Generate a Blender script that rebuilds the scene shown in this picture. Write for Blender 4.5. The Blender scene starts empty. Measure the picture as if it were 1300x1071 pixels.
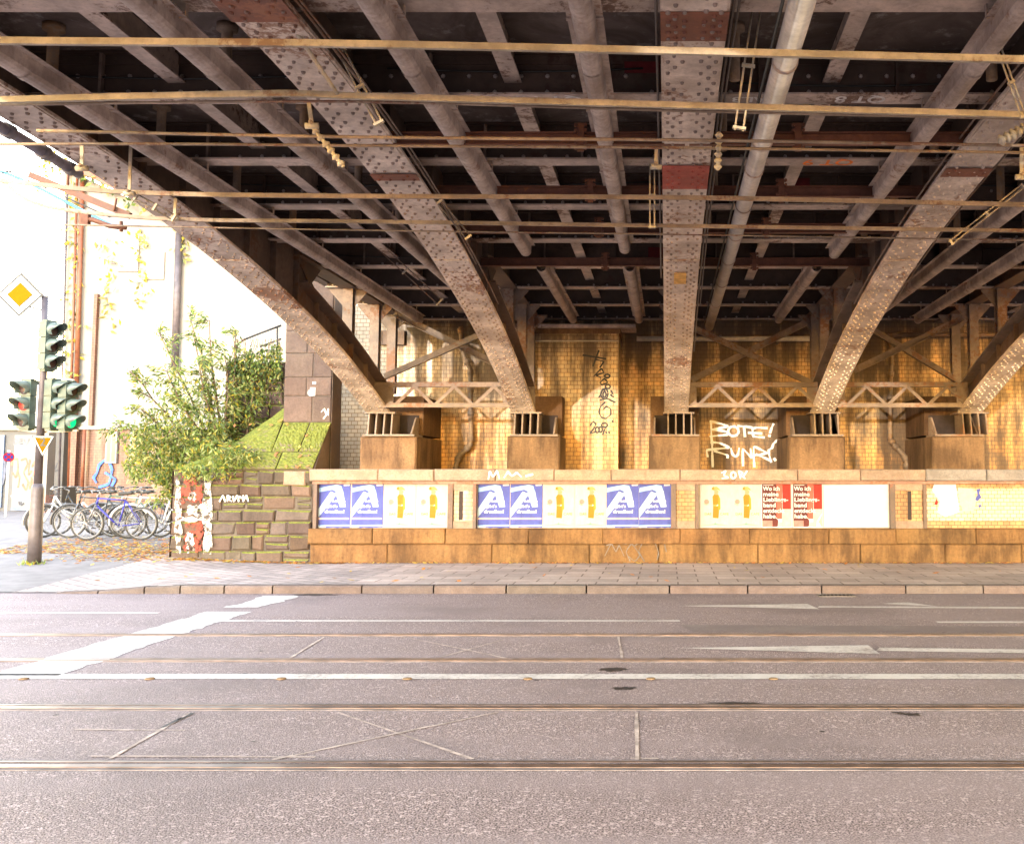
import bpy, math, random
from mathutils import Vector, Matrix
random.seed(7)
R = math.radians
scene = bpy.context.scene
col = scene.collection

# ------------------------------------------------------------------ camera
F = 1250.0; TILT = R(4.5); CX = 846.0; CY = 605 - F * math.tan(TILT); EYE = 1.66
def ray(px, py):
    x = (px - CX) / F; y = (CY - py) / F
    return x, math.cos(TILT) - y * math.sin(TILT), math.sin(TILT) + y * math.cos(TILT)
def on_y(px, py, Y):
    r = ray(px, py); t = Y / r[1]; return Vector((r[0] * t, Y, r[2] * t + EYE))
def on_z(px, py, Z):
    r = ray(px, py); t = (Z - EYE) / r[2]; return Vector((r[0] * t, r[1] * t, Z))
cd = bpy.data.cameras.new("Camera"); cam = bpy.data.objects.new("Camera", cd); col.objects.link(cam)
cam.location = (0, 0, EYE); cam.rotation_euler = (R(90) + TILT, 0, 0)
cd.sensor_fit = 'HORIZONTAL'; cd.sensor_width = 36; cd.lens = 36 * F / 1300
cd.shift_x = -(CX - 650) / 1300; cd.shift_y = (CY - 535.5) / 1300
cd.clip_start = 0.05; cd.clip_end = 2000
scene.camera = cam

# ------------------------------------------------------------------ light
SUN_EL, SUN_AZ = 4.0, 196.0      # azimuth clockwise from +Y
world = bpy.data.worlds.new("World"); scene.world = world; world.use_nodes = True
wn = world.node_tree; wn.nodes.clear()
sky = wn.nodes.new('ShaderNodeTexSky'); sky.sky_type = 'NISHITA'; sky.sun_disc = False
sky.sun_elevation = R(SUN_EL); sky.sun_rotation = R(SUN_AZ); sky.air_density = 1.0; sky.dust_density = 0.0; sky.ozone_density = 0.6
bg = wn.nodes.new('ShaderNodeBackground'); bg.inputs[1].default_value = SKY_STRENGTH = 6.5
wo = wn.nodes.new('ShaderNodeOutputWorld')
tintn = wn.nodes.new('ShaderNodeMix'); tintn.data_type = 'RGBA'; tintn.blend_type = 'MULTIPLY'; tintn.inputs[0].default_value = 1; tintn.inputs[7].default_value = (0.97, 0.81, 0.82, 1)   # hazy warm autumn sky
wn.links.new(sky.outputs[0], tintn.inputs[6]); wn.links.new(tintn.outputs[2], bg.inputs[0]); wn.links.new(bg.outputs[0], wo.inputs[0])
sd = bpy.data.lights.new("Sun", 'SUN'); sd.energy = 3.7; sd.angle = R(0.6); sd.color = (1.0, 0.90, 0.80)
so = bpy.data.objects.new("Sun", sd); col.objects.link(so)
tosun = Vector((math.sin(R(SUN_AZ)) * math.cos(R(SUN_EL)), math.cos(R(SUN_AZ)) * math.cos(R(SUN_EL)), math.sin(R(SUN_EL))))
so.rotation_euler = tosun.to_track_quat('Z', 'Y').to_euler(); so.location = (0, -10, 30)
scene.view_settings.view_transform = 'Standard'; scene.view_settings.look = 'None'; scene.view_settings.exposure = 0
scene.render.engine = 'CYCLES'
scene.cycles.max_bounces = 8; scene.cycles.diffuse_bounces = 5; scene.cycles.use_denoising = True
scene.cycles.caustics_reflective = False; scene.cycles.caustics_refractive = False

# ------------------------------------------------------------------ materials
class NT:
    def __init__(s, name):
        s.m = bpy.data.materials.new(name); s.m.use_nodes = True; s.t = s.m.node_tree; s.n = s.t.nodes
        s.b = s.n.get('Principled BSDF'); s.tc = None
    def node(s, ty, **kw):
        n = s.n.new(ty)
        for k, v in kw.items(): setattr(n, k, v)
        return n
    def link(s, a, b): s.t.links.new(a, b)
    def put(s, inp, v):
        if hasattr(v, 'is_output'): s.link(v, inp)
        elif isinstance(v, (tuple, list)) and len(v) == 3 and inp.type == 'RGBA': inp.default_value = (*v, 1)
        else: inp.default_value = v
    def co(s):
        if not s.tc: s.tc = s.node('ShaderNodeTexCoord')
        return s.tc.outputs['Object']
    def mapped(s, sc=(1, 1, 1), loc=(0, 0, 0), rot=(0, 0, 0)):
        n = s.node('ShaderNodeMapping'); s.link(s.co(), n.inputs[0])
        n.inputs['Scale'].default_value = sc; n.inputs['Location'].default_value = loc; n.inputs['Rotation'].default_value = rot
        return n.outputs[0]
    def noise(s, scale, detail=5, rough=0.6, vec=None, dist=0.0):
        n = s.node('ShaderNodeTexNoise'); s.link(vec if vec is not None else s.co(), n.inputs['Vector'])
        n.inputs['Scale'].default_value = scale; n.inputs['Detail'].default_value = detail
        n.inputs['Roughness'].default_value = rough; n.inputs['Distortion'].default_value = dist
        return n.outputs['Fac']
    def ramp(s, v, a, b, lo=0.0, hi=1.0):
        n = s.node('ShaderNodeMapRange'); n.interpolation_type = 'SMOOTHSTEP'
        s.put(n.inputs['Value'], v); n.inputs['From Min'].default_value = a; n.inputs['From Max'].default_value = b
        n.inputs['To Min'].default_value = lo; n.inputs['To Max'].default_value = hi
        return n.outputs[0]
    def math(s, op, a, b=0.0):
        n = s.node('ShaderNodeMath', operation=op); s.put(n.inputs[0], a); s.put(n.inputs[1], b); return n.outputs[0]
    def mix(s, f, a, b, mode='MIX'):
        n = s.node('ShaderNodeMix', data_type='RGBA', blend_type=mode)
        s.put(n.inputs[0], f); s.put(n.inputs[6], a); s.put(n.inputs[7], b); return n.outputs[2]
    def xyz(s, v=None):
        n = s.node('ShaderNodeSeparateXYZ'); s.link(v if v is not None else s.co(), n.inputs[0]); return n.outputs
    def comb(s, x, y, z):
        n = s.node('ShaderNodeCombineXYZ'); s.put(n.inputs[0], x); s.put(n.inputs[1], y); s.put(n.inputs[2], z); return n.outputs[0]
    def bump(s, h, strength=0.3, dist=0.01):
        n = s.node('ShaderNodeBump'); n.inputs['Strength'].default_value = strength; n.inputs['Distance'].default_value = dist
        s.link(h, n.inputs['Height']); s.link(n.outputs[0], s.b.inputs['Normal'])
    def out(s, c, rough=0.7, metal=0.0, spec=0.4):
        s.put(s.b.inputs['Base Color'], c); s.put(s.b.inputs['Roughness'], rough); s.put(s.b.inputs['Metallic'], metal)
        s.b.inputs['Specular IOR Level'].default_value = spec
        return s.m

def mul(c, k): return tuple(x * k for x in c)
def plain(name, c, rough=0.6, metal=0.0, var=0.25, scale=9.0, spec=0.4):
    t = NT(name); n = t.noise(scale, 6)
    return t.out(t.mix(t.ramp(n, .3, .7), mul(c, 1 - var), mul(c, 1 + var)), rough, metal, spec)
def steel(name, c, rust=(0.16, 0.06, 0.025), rust_at=0.60, light=None, rough=0.6, scale=2.2, streak=True):
    """old painted steel: blotchy paint, soot, rust breaking through"""
    t = NT(name)
    n1 = t.noise(scale, 8, .65); n2 = t.noise(scale * 7, 6, .7); n3 = t.noise(scale * .45, 3)
    a = t.mix(t.ramp(n1, .3, .7), mul(c, .62), light or mul(c, 1.4))
    a = t.mix(t.ramp(n2, .35, .75, 0, .55), a, mul(c, .5))
    nr = t.math('ADD', t.math('MULTIPLY', n2, .45), t.math('MULTIPLY', n3, .6))
    a = t.mix(t.ramp(nr, rust_at, rust_at + .07, 0, .85), a, rust)
    t.bump(n2, .25, .01)
    return t.out(a, t.ramp(n1, .2, .8, rough - .12, rough + .2), 0.0, .4)

M = {}
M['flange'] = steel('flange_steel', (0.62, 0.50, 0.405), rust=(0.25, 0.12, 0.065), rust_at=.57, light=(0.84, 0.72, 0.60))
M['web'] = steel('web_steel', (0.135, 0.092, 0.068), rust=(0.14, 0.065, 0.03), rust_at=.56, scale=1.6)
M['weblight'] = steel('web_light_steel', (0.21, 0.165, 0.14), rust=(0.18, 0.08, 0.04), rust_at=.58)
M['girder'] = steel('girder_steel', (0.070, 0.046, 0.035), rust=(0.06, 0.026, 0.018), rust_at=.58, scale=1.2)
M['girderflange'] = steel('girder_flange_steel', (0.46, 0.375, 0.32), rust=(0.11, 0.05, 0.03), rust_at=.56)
M['brace'] = steel('brace_steel', (0.20, 0.15, 0.12), rust=(0.18, 0.075, 0.03), rust_at=.55)
M['strut'] = steel('strut_steel', (0.125, 0.045, 0.025), rust=(0.30, 0.10, 0.03), rust_at=.62, light=(0.21, 0.085, 0.05))
M['gutter'] = steel('gutter_steel', (0.36, 0.275, 0.235), rust=(0.20, 0.09, 0.05), rust_at=.60, light=(0.62, 0.52, 0.45), rough=.5)
M['pipe'] = steel('pipe_metal', (0.52, 0.49, 0.46), rust=(0.24, 0.17, 0.12), rust_at=.66, light=(0.62, 0.59, 0.56), rough=.45)
M['beige'] = steel('beige_bar', (0.46, 0.39, 0.28), rust=(0.22, 0.13, 0.075), rust_at=.62, light=(0.58, 0.51, 0.38))
M['tan'] = steel('tan_bar', (0.31, 0.225, 0.16), rust=(0.20, 0.09, 0.05), rust_at=.57, light=(0.44, 0.34, 0.24))
M['darkbar'] = steel('dark_bar', (0.12, 0.10, 0.09), rust_at=.62)
M['rivet'] = steel('shaded_rivet_steel', (0.27, 0.21, 0.175), rust_at=.58)  # darker than the flange, standing in for the shadows rivets cast
M['redpatch'] = steel('red_primer', (0.42, 0.08, 0.055), rust=(0.2, .08, .05), rust_at=.66, light=(0.55, 0.14, 0.10))
M['darkred'] = steel('dark_red_primer', (0.14, 0.012, 0.014), rust_at=.7)
M['rustpatch'] = steel('rust_patch', (0.20, 0.075, 0.045), rust=(0.3, .12, .06), rust_at=.6)
M['chalk'] = plain('chalk_paint', (0.62, 0.6, 0.58), .9)
M['orange'] = plain('orange_paint', (0.8, 0.22, 0.04), .8)
M['yellowdab'] = plain('yellow_paint', (0.62, 0.36, 0.10), .8)
M['castpipe'] = steel('cast_pipe', (0.17, 0.12, 0.085), rust=(0.26, 0.15, 0.07), rust_at=.52, light=(0.30, .22, .15))
M['railsteel'] = plain('rail_steel', (0.15, 0.105, 0.09), .36, .55, .4, 5)
M['raildark'] = plain('rail_groove', (0.025, 0.015, 0.013), .8)
M['railseal'] = plain('rail_sealant', (0.16, 0.13, 0.125), .85, 0, .4, 4)
M['black'] = plain('black_paint', (0.02, 0.02, 0.02), .55)
M['white'] = plain('white_paint', (0.8, 0.8, 0.8), .6, 0, .04)
M['signyellow'] = plain('sign_yellow', (0.17, 0.098, 0.004), .9, 0, .05, 9, 0.02)
M['signorange'] = plain('sign_amber', (0.13, 0.070, 0.003), .9, 0, .05, 9, 0.02)
M['signblue'] = plain('sign_blue', (0.012, 0.03, 0.16), .9, 0, .05, 9, 0.02)
M['signred'] = plain('sign_red', (0.2, 0.01, 0.01), .9, 0, .05, 9, 0.02)
M['galv'] = plain('galvanised_pole', (0.075, 0.064, 0.072), .5, .3, .25, 6)
M['housing'] = plain('signal_housing', (0.045, 0.070, 0.060), .4, 0, .25)
M['visor'] = plain('signal_visor', (0.075, 0.10, 0.09), .35, 0, .25)
M['lens'] = plain('dark_lens', (0.05, 0.03, 0.03), .25)
M['brasswhite'] = plain('bracket_paint', (0.42, 0.38, 0.3), .6)
def glow(name, c, e):
    t = NT(name); t.out(c, .3); t.b.inputs['Emission Color'].default_value = (*c, 1); t.b.inputs['Emission Strength'].default_value = e
    return t.m
M['green'] = glow('green_lamp', (0.0, 0.65, 0.22), 1.4)
M['redlamp'] = glow('red_lamp', (0.35, 0.03, 0.025), 0.35)

def wall_uv(t):
    """u along the wall whichever way it faces, v up"""
    x, y, z = t.xyz()
    g = t.node('ShaderNodeNewGeometry'); nx, ny, nz = t.xyz(g.outputs['True Normal'])
    side = t.math('GREATER_THAN', t.math('ABSOLUTE', nx), .6)
    n = t.node('ShaderNodeMix', data_type='FLOAT'); t.put(n.inputs[0], side); t.put(n.inputs[2], x); t.put(n.inputs[3], y)
    return n.outputs[0], z, x
def brick_mat(name, cream, amber, soot_lo, soot_hi, dark=(0.05, 0.028, 0.012), amber_z=(2.0, 3.3), sw=1.0):
    t = NT(name); u, v, x = wall_uv(t)
    b = t.node('ShaderNodeTexBrick'); b.offset = .5
    t.link(t.comb(u, v, 0.0), b.inputs['Vector'])
    b.inputs['Color1'].default_value = (0.75, 0.75, 0.75, 1); b.inputs['Color2'].default_value = (1.12, 1.1, 1.02, 1)
    b.inputs['Mortar'].default_value = (0.34, 0.22, 0.13, 1)
    b.inputs['Scale'].default_value = 1.0; b.inputs['Brick Width'].default_value = .132 * sw; b.inputs['Row Height'].default_value = .083 * sw
    b.inputs['Mortar Size'].default_value = .006; b.inputs['Mortar Smooth'].default_value = .2; b.inputs['Bias'].default_value = .1
    big = t.noise(.75, 4, .6); fine = t.noise(5.0, 6, .7)
    streak = t.noise(1.0, 6, .65, t.mapped((4.2, 4.2, .42)))
    low = t.ramp(t.math('ADD', v, t.math('MULTIPLY', t.math('SUBTRACT', big, .5), 2.4)), amber_z[1], amber_z[0])  # amber lower down: glaze colour plus a warm glow painted in
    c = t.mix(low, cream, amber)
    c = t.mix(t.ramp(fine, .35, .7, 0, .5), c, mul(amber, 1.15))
    c = t.mix(1.0, c, b.outputs['Color'], 'MULTIPLY')
    so = t.math('ADD', t.math('MULTIPLY', streak, .65), t.math('MULTIPLY', big, .45))
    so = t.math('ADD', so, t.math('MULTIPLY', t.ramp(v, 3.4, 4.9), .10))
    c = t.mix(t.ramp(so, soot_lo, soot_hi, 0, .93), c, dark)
    t.bump(b.outputs['Fac'], -.5, .008)
    return t.out(c, t.ramp(streak, .3, .7, .28, .7), 0, .5)
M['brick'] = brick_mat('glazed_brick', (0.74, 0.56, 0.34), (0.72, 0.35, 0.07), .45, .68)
M['brickdark'] = brick_mat('shaded_sooty_brick', (0.70, 0.46, 0.21), (0.68, 0.32, 0.062), .42, .64)  # darker copy right of the pier: recess shade in the colour, plus soot
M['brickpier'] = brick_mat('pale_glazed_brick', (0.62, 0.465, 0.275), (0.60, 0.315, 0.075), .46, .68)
M['brickgrey'] = brick_mat('grey_glazed_brick', (0.62, 0.55, 0.46), (0.5, 0.46, 0.42), .58, .9, dark=(.08, .07, .065))
M['brickwall'] = brick_mat('poster_wall_brick', (0.34, 0.22, 0.12), (0.28, 0.155, 0.065), .60, .90, sw=.85)
M['brickwhite'] = brick_mat('whitewashed_brick', (0.50, 0.44, 0.36), (0.42, 0.34, 0.25), .60, .85, dark=(.3, .18, .09), sw=.85)

def stone_mat(name, c, c2, dark, moss=0.0, scale=2.0, blot=(.5, .75), tint=True):
    t = NT(name); n1 = t.noise(scale, 7, .65); n2 = t.noise(scale * 9, 6, .7); n3 = t.noise(scale * .5, 4)
    a = t.mix(t.ramp(n1, .3, .7), c, c2)
    a = t.mix(t.ramp(n2, .35, .75, 0, .55), a, mul(c, .6))
    st = t.math('ADD', t.math('MULTIPLY', n3, .6), t.math('MULTIPLY', t.noise(1, 6, .7, t.mapped((5, 5, .9))), .45))
    a = t.mix(t.ramp(st, blot[0], blot[1], 0, .8), a, dark)
    if tint:
        at = t.node('ShaderNodeAttribute'); at.attribute_name = 'tint'
        a = t.mix(1.0, a, at.outputs['Color'], 'MULTIPLY')
    if moss:
        g = t.node('ShaderNodeNewGeometry'); nz = t.xyz(g.outputs['Normal'])[2]
        mm = t.math('ADD', t.math('MULTIPLY', nz, .5), t.math('ADD', t.math('MULTIPLY', t.noise(2.3, 6, .7), 1.0), moss))
        a = t.mix(t.ramp(mm, .93, 1.12), a, t.mix(t.ramp(n2, .3, .7), (0.055, 0.066, 0.011), (0.16, 0.175, 0.03)))
    t.bump(t.math('ADD', t.math('MULTIPLY', n1, .7), t.math('MULTIPLY', n2, .4)), .6, .025)
    return t.out(a, .85, 0, .25)
M['sandstone'] = stone_mat('sandstone', (0.14, 0.072, 0.028), (0.225, 0.125, 0.052), (0.032, 0.015, 0.007), blot=(.42, .64))
M['coping'] = stone_mat('coping_stone', (0.20, 0.142, 0.108), (0.30, 0.22, 0.17), (0.075, 0.045, 0.03), blot=(.58, .8), scale=4)
M['rubble'] = stone_mat('rubble_stone', (0.075, 0.053, 0.044), (0.12, 0.086, 0.071), (0.03, 0.021, 0.017), moss=.30, scale=3)
M['ashlar'] = stone_mat('ashlar_stone', (0.085, 0.058, 0.05), (0.125, 0.09, 0.075), (0.045, 0.03, 0.024), blot=(.52, .78), scale=3)
M['mossy'] = stone_mat('mossy_stone', (0.11, 0.085, 0.06), (0.14, 0.11, 0.075), (0.05, 0.04, 0.02), moss=.38, scale=3)
M['pedestal'] = stone_mat('pedestal_concrete', (0.135, 0.078, 0.040), (0.235, 0.145, 0.078), (0.04, 0.021, 0.011), blot=(.44, .64), scale=2.6)
M['kerb'] = stone_mat('kerb_granite', (0.095, 0.072, 0.07), (0.14, 0.11, 0.105), (0.09, 0.06, 0.05), blot=(.6, .85), scale=5)
M['mortar'] = plain('lime_mortar', (0.075, 0.06, 0.048), .9)
M['plaster'] = plain('white_plaster', (0.215, 0.20, 0.185), .8, 0, .06, 1.5)
M['redbrick'] = brick_mat('red_brick', (0.11, 0.045, 0.026), (0.11, 0.045, 0.026), .8, 1.2, sw=1)
M['copper'] = plain('brown_downpipe', (0.14, 0.045, 0.02), .5)

def asphalt_mat():
    t = NT('asphalt'); x, y, z = t.xyz()
    g1 = t.noise(95, 2, .6); g2 = t.noise(38, 3, .7); big = t.noise(.45, 5, .6); lane = t.noise(1, 6, .6, t.mapped((.12, 1.7, 1)))
    v = t.node('ShaderNodeTexVoronoi'); t.link(t.co(), v.inputs['Vector']); v.inputs['Scale'].default_value = 60
    c = t.mix(t.ramp(g1, .38, .62), (0.05, 0.035, 0.036), (0.36, 0.275, 0.28))
    c = t.mix(t.ramp(t.xyz(v.outputs['Color'])[0], .80, .98, 0, .6), c, (0.56, 0.45, 0.45))
    c = t.mix(t.ramp(g2, .5, .72, 0, .5), c, (0.09, 0.065, 0.068))
    c = t.mix(t.ramp(lane, .40, .62, 0, .60), c, (0.235, 0.183, 0.19))
    c = t.mix(t.ramp(big, .46, .68, 0, .55), c, (0.13, 0.098, 0.102))
    t.bump(t.math('ADD', g1, t.math('MULTIPLY', g2, .6)), .8, .012)
    return t.out(c, .72, 0, .35)
M['asphalt'] = asphalt_mat()
def paint_mat(name, c, lo, hi):
    t = NT(name); n = t.noise(26, 6, .75); n2 = t.noise(1.8, 5, .6); s = t.math('ADD', t.math('MULTIPLY', n, .6), t.math('MULTIPLY', n2, .5))
    g1 = t.noise(95, 2, .6)
    t.bump(g1, .5, .008)
    return t.out(t.mix(t.ramp(s, lo, hi), c, (0.20, 0.165, 0.16)), .7)
M['roadpaint'] = paint_mat('road_paint', (0.52, 0.475, 0.46), .50, .72)
M['faintpaint'] = paint_mat('faint_paint', (0.46, 0.39, 0.36), .56, .76)
M['stain'] = plain('oil_stain', (0.022, 0.016, 0.016), .6, 0, .6, 20)
M['crack'] = plain('sealed_crack', (0.38, 0.30, 0.27), .8, 0, .4, 8)

def paving_mat(name, bw, bh, rot, c1, c2, mort):
    t = NT(name); b = t.node('ShaderNodeTexBrick'); b.offset = .5
    t.link(t.mapped((1, 1, 1), (0.13, .05, 0), (0, 0, rot)), b.inputs['Vector'])
    b.inputs['Color1'].default_value = (.78, .78, .78, 1); b.inputs['Color2'].default_value = (1.15, 1.12, 1.1, 1); b.inputs['Mortar'].default_value = (.42, .38, .36, 1)
    b.inputs['Scale'].default_value = 1; b.inputs['Brick Width'].default_value = bw; b.inputs['Row Height'].default_value = bh; b.inputs['Mortar Size'].default_value = mort
    n1 = t.noise(.9, 6, .65); n2 = t.noise(22, 6, .75)
    c = t.mix(t.ramp(n1, .3, .7), c1, c2); c = t.mix(t.ramp(n2, .45, .75, 0, .5), c, mul(c1, .5))
    c = t.mix(1, c, b.outputs['Color'], 'MULTIPLY'); t.bump(b.outputs['Fac'], -.6, .01)
    return t.out(c, .8, 0, .3)
M['paving'] = paving_mat('slab_paving', .60, .40, 0, (0.34, 0.27, 0.25), (0.48, 0.39, 0.36), .012)
M['cobble'] = paving_mat('block_paving', .32, .20, R(38), (0.28, 0.23, 0.22), (0.40, 0.33, 0.31), .012)
M['street'] = plain('street_asphalt', (0.15, 0.132, 0.132), .85, 0, .2, 3)
def leaf_mat(name, c):
    t = NT(name); n = t.noise(4, 3); t.out(t.mix(t.ramp(n, .3, .7), mul(c, .7), mul(c, 1.3)), .5)
    t.b.inputs['Transmission Weight'].default_value = 0
    tr = t.node('ShaderNodeBsdfTranslucent'); tr.inputs[0].default_value = (*mul(c, 1.5), 1)
    ms = t.node('ShaderNodeMixShader'); ms.inputs[0].default_value = .35
    o = t.n.get('Material Output'); t.link(t.b.outputs[0], ms.inputs[1]); t.link(tr.outputs[0], ms.inputs[2]); t.link(ms.outputs[0], o.inputs[0])
    return t.m
LEAF = [leaf_mat('leaf_green', (0.12, 0.17, 0.03)), leaf_mat('leaf_dark', (0.05, 0.08, 0.022)), leaf_mat('leaf_yellow', (0.36, 0.29, 0.04)), leaf_mat('leaf_olive', (0.21, 0.20, 0.06)), leaf_mat('leaf_pale', (0.27, 0.31, 0.11))]
FALL = [leaf_mat('leaf_fallen_yellow', (0.50, 0.36, 0.08)), leaf_mat('leaf_fallen_brown', (0.36, 0.15, 0.05)), leaf_mat('leaf_fallen_orange', (0.55, 0.22, 0.05))]
M['bark'] = plain('bark', (0.12, 0.08, 0.05), .9)

# ------------------------------------------------------------------ mesh builder
class MB:
    def __init__(s): s.v = []; s.f = []; s.m = []; s.t = []; s.tint = (1, 1, 1)
    def add(s, vs, fs, mi=0):
        o = len(s.v); s.v += [tuple(p) for p in vs]
        for f in fs: s.f.append(tuple(i + o for i in f)); s.m.append(mi); s.t.append(s.tint)
        return s
    def box(s, x0, x1, y0, y1, z0, z1, mi=0):
        return s.add([(x0, y0, z0), (x1, y0, z0), (x1, y1, z0), (x0, y1, z0), (x0, y0, z1), (x1, y0, z1), (x1, y1, z1), (x0, y1, z1)],
                     [(0, 3, 2, 1), (4, 5, 6, 7), (0, 1, 5, 4), (1, 2, 6, 5), (2, 3, 7, 6), (3, 0, 4, 7)], mi)
    def blk(s, x0, x1, y0, y1, z0, z1, j=0.01, c=0.012, mi=0):
        """a stone with jittered corners and chamfered front edges (front faces -Y)"""
        r = lambda: random.uniform(-j, j)
        A = [Vector((x, y, z)) for (x, z) in ((x0, z0), (x1, z0), (x1, z1), (x0, z1)) for y in (0,)]
        back = [(p.x + 0, y1, p.z + 0) for p in A]
        cr = [(r(), r()) for _ in A]
        mid = [(p.x + a, y0 + c, p.z + b) for p, (a, b) in zip(A, cr)]
        sx = [c, -c, -c, c]; sz = [c, c, -c, -c]
        fr = [(p.x + a + sx[i], y0 + random.uniform(-j, j) * .5, p.z + b + sz[i]) for i, (p, (a, b)) in enumerate(zip(A, cr))]
        vs = back + mid + fr; fs = [(8, 9, 10, 11)]
        for i in range(4):
            k = (i + 1) % 4; fs += [(4 + i, 4 + k, 8 + k, 8 + i), (i, k, 4 + k, 4 + i)]
        fs.append((0, 3, 2, 1))
        return s.add(vs, fs, mi)
    def bar(s, p, q, w, h, up=(0, 0, 1), mi=0):
        p = Vector(p); q = Vector(q); d = (q - p).normalized(); u = Vector(up)
        sd = d.cross(u)
        if sd.length < 1e-4: sd = d.cross(Vector((1, 0, 0)))
        sd.normalize(); u = sd.cross(d).normalized()
        c = [(-w / 2, -h / 2), (w / 2, -h / 2), (w / 2, h / 2), (-w / 2, h / 2)]
        vs = [p + sd * a + u * b for a, b in c] + [q + sd * a + u * b for a, b in c]
        return s.add(vs, [(0, 1, 2, 3), (4, 7, 6, 5), (0, 4, 5, 1), (1, 5, 6, 2), (2, 6, 7, 3), (3, 7, 4, 0)], mi)
    def tube(s, pts, r, n=8, mi=0, cap=True):
        pts = [Vector(p) for p in pts]; rs = r if isinstance(r, (list, tuple)) else [r] * len(pts)
        o = len(s.v); d0 = (pts[1] - pts[0]).normalized()
        u = d0.orthogonal().normalized(); vs = []
        for i, p in enumerate(pts):
            d = (pts[min(i + 1, len(pts) - 1)] - pts[max(i - 1, 0)]).normalized()
            u = (u - d * u.dot(d)).normalized(); w = d.cross(u)
            for k in range(n):
                a = 2 * math.pi * k / n; vs.append(p + (u * math.cos(a) + w * math.sin(a)) * rs[i])
        fs = []
        for i in range(len(pts) - 1):
            for k in range(n):
                l = (k + 1) % n; fs.append((i * n + k, i * n + l, (i + 1) * n + l, (i + 1) * n + k))
        if cap: fs.append(tuple(range(n - 1, -1, -1))); fs.append(tuple((len(pts) - 1) * n + k for k in range(n)))
        return s.add(vs, fs, mi)
    def ring(s, c, R0, r, ax='y', n=28, k=6, mi=0, a0=0, a1=2 * math.pi):
        full = abs(a1 - a0 - 2 * math.pi) < 1e-4; vs = []; N = n if full else n + 1
        for i in range(N):
            a = a0 + (a1 - a0) * i / n
            for j in range(k):
                b = 2 * math.pi * j / k; rr = R0 + r * math.cos(b); h = r * math.sin(b)
                p = (rr * math.cos(a), h, rr * math.sin(a))
                vs.append((c[0] + p[0], c[1] + p[1], c[2] + p[2]))
        fs = []
        for i in range(n):
            i2 = (i + 1) % N
            for j in range(k):
                j2 = (j + 1) % k; fs.append((i * k + j, i2 * k + j, i2 * k + j2, i * k + j2))
        return s.add(vs, fs, mi)
    def poly(s, pts, mi=0): return s.add(pts, [tuple(range(len(pts)))], mi)
    def prism(s, pts, d, mi=0):
        n = len(pts); d = Vector(d); a = [Vector(p) for p in pts]; b = [p + d for p in a]
        fs = [tuple(range(n)), tuple(range(2 * n - 1, n - 1, -1))] + [(i, n + i, n + (i + 1) % n, (i + 1) % n) for i in range(n)]
        return s.add(a + b, fs, mi)
    def rivet(s, p, nrm, r=.02, h=.014, mi=0, n=6):
        nrm = Vector(nrm).normalized(); u = nrm.orthogonal().normalized(); w = nrm.cross(u); p = Vector(p); vs = []
        for (rr, hh) in ((r, 0), (r * .72, h * .8)):
            for k in range(n):
                a = 2 * math.pi * k / n; vs.append(p + (u * math.cos(a) + w * math.sin(a)) * rr + nrm * hh)
        vs.append(p + nrm * h)
        fs = [(k, (k + 1) % n, n + (k + 1) % n, n + k) for k in range(n)] + [(n + k, n + (k + 1) % n, 2 * n) for k in range(n)]
        return s.add(vs, fs, mi)
    def build(s, name, mats, parent=None, smooth=False, loc=None):
        me = bpy.data.meshes.new(name); me.from_pydata(s.v, [], s.f)
        mats = mats if isinstance(mats, (list, tuple)) else [mats]
        for m in mats: me.materials.append(m)
        me.polygons.foreach_set('material_index', s.m)
        if smooth: me.polygons.foreach_set('use_smooth', [True] * len(s.f))
        if any(t != (1, 1, 1) for t in s.t) or any(m.name in TINTED for m in mats):
            a = me.attributes.new('tint', 'FLOAT_COLOR', 'FACE')
            a.data.foreach_set('color', [c for t in s.t for c in (*t, 1.0)])
        me.update()
        o = bpy.data.objects.new(name, me); col.objects.link(o)
        if parent: o.parent = parent
        if loc: o.location = loc
        return o
TINTED = {'sandstone', 'coping_stone', 'rubble_stone', 'ashlar_stone', 'mossy_stone', 'pedestal_concrete', 'kerb_granite'}
def tag(o, label=None, cat=None, group=None, kind=None):
    if label: o['label'] = label
    if cat: o['category'] = cat
    if group: o['group'] = group
    if kind: o['kind'] = kind
    return o
def thing(name, label, cat, loc=(0, 0, 0), rz=0, group=None):
    o = bpy.data.objects.new(name, None); o.empty_display_size = .2; col.objects.link(o); o.location = loc; o.rotation_euler = (0, 0, rz)
    return tag(o, label, cat, group)
def rtint(a=.8, b=1.15, w=.05):
    k = random.uniform(a, b); return (k * random.uniform(1 - w, 1 + w), k, k * random.uniform(1 - w, 1 + w))
def sstep(a, b, x):
    t = max(0, min(1, (x - a) / (b - a))); return t * t * (3 - 2 * t)
def text_mesh(body, size, bold=0.0, align='LEFT'):
    cu = bpy.data.curves.new('t', 'FONT'); cu.body = body; cu.size = size; cu.offset = bold; cu.align_x = align; cu.resolution_u = 3; cu.space_line = .92
    o = bpy.data.objects.new('t', cu); col.objects.link(o)
    dg = bpy.context.evaluated_depsgraph_get(); me = bpy.data.meshes.new_from_object(o.evaluated_get(dg))
    vs = [v.co.copy() for v in me.vertices]; fs = [tuple(p.vertices) for p in me.polygons]
    bpy.data.objects.remove(o); bpy.data.curves.remove(cu); bpy.data.meshes.remove(me)
    return vs, fs
_step = [0.0]
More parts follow.
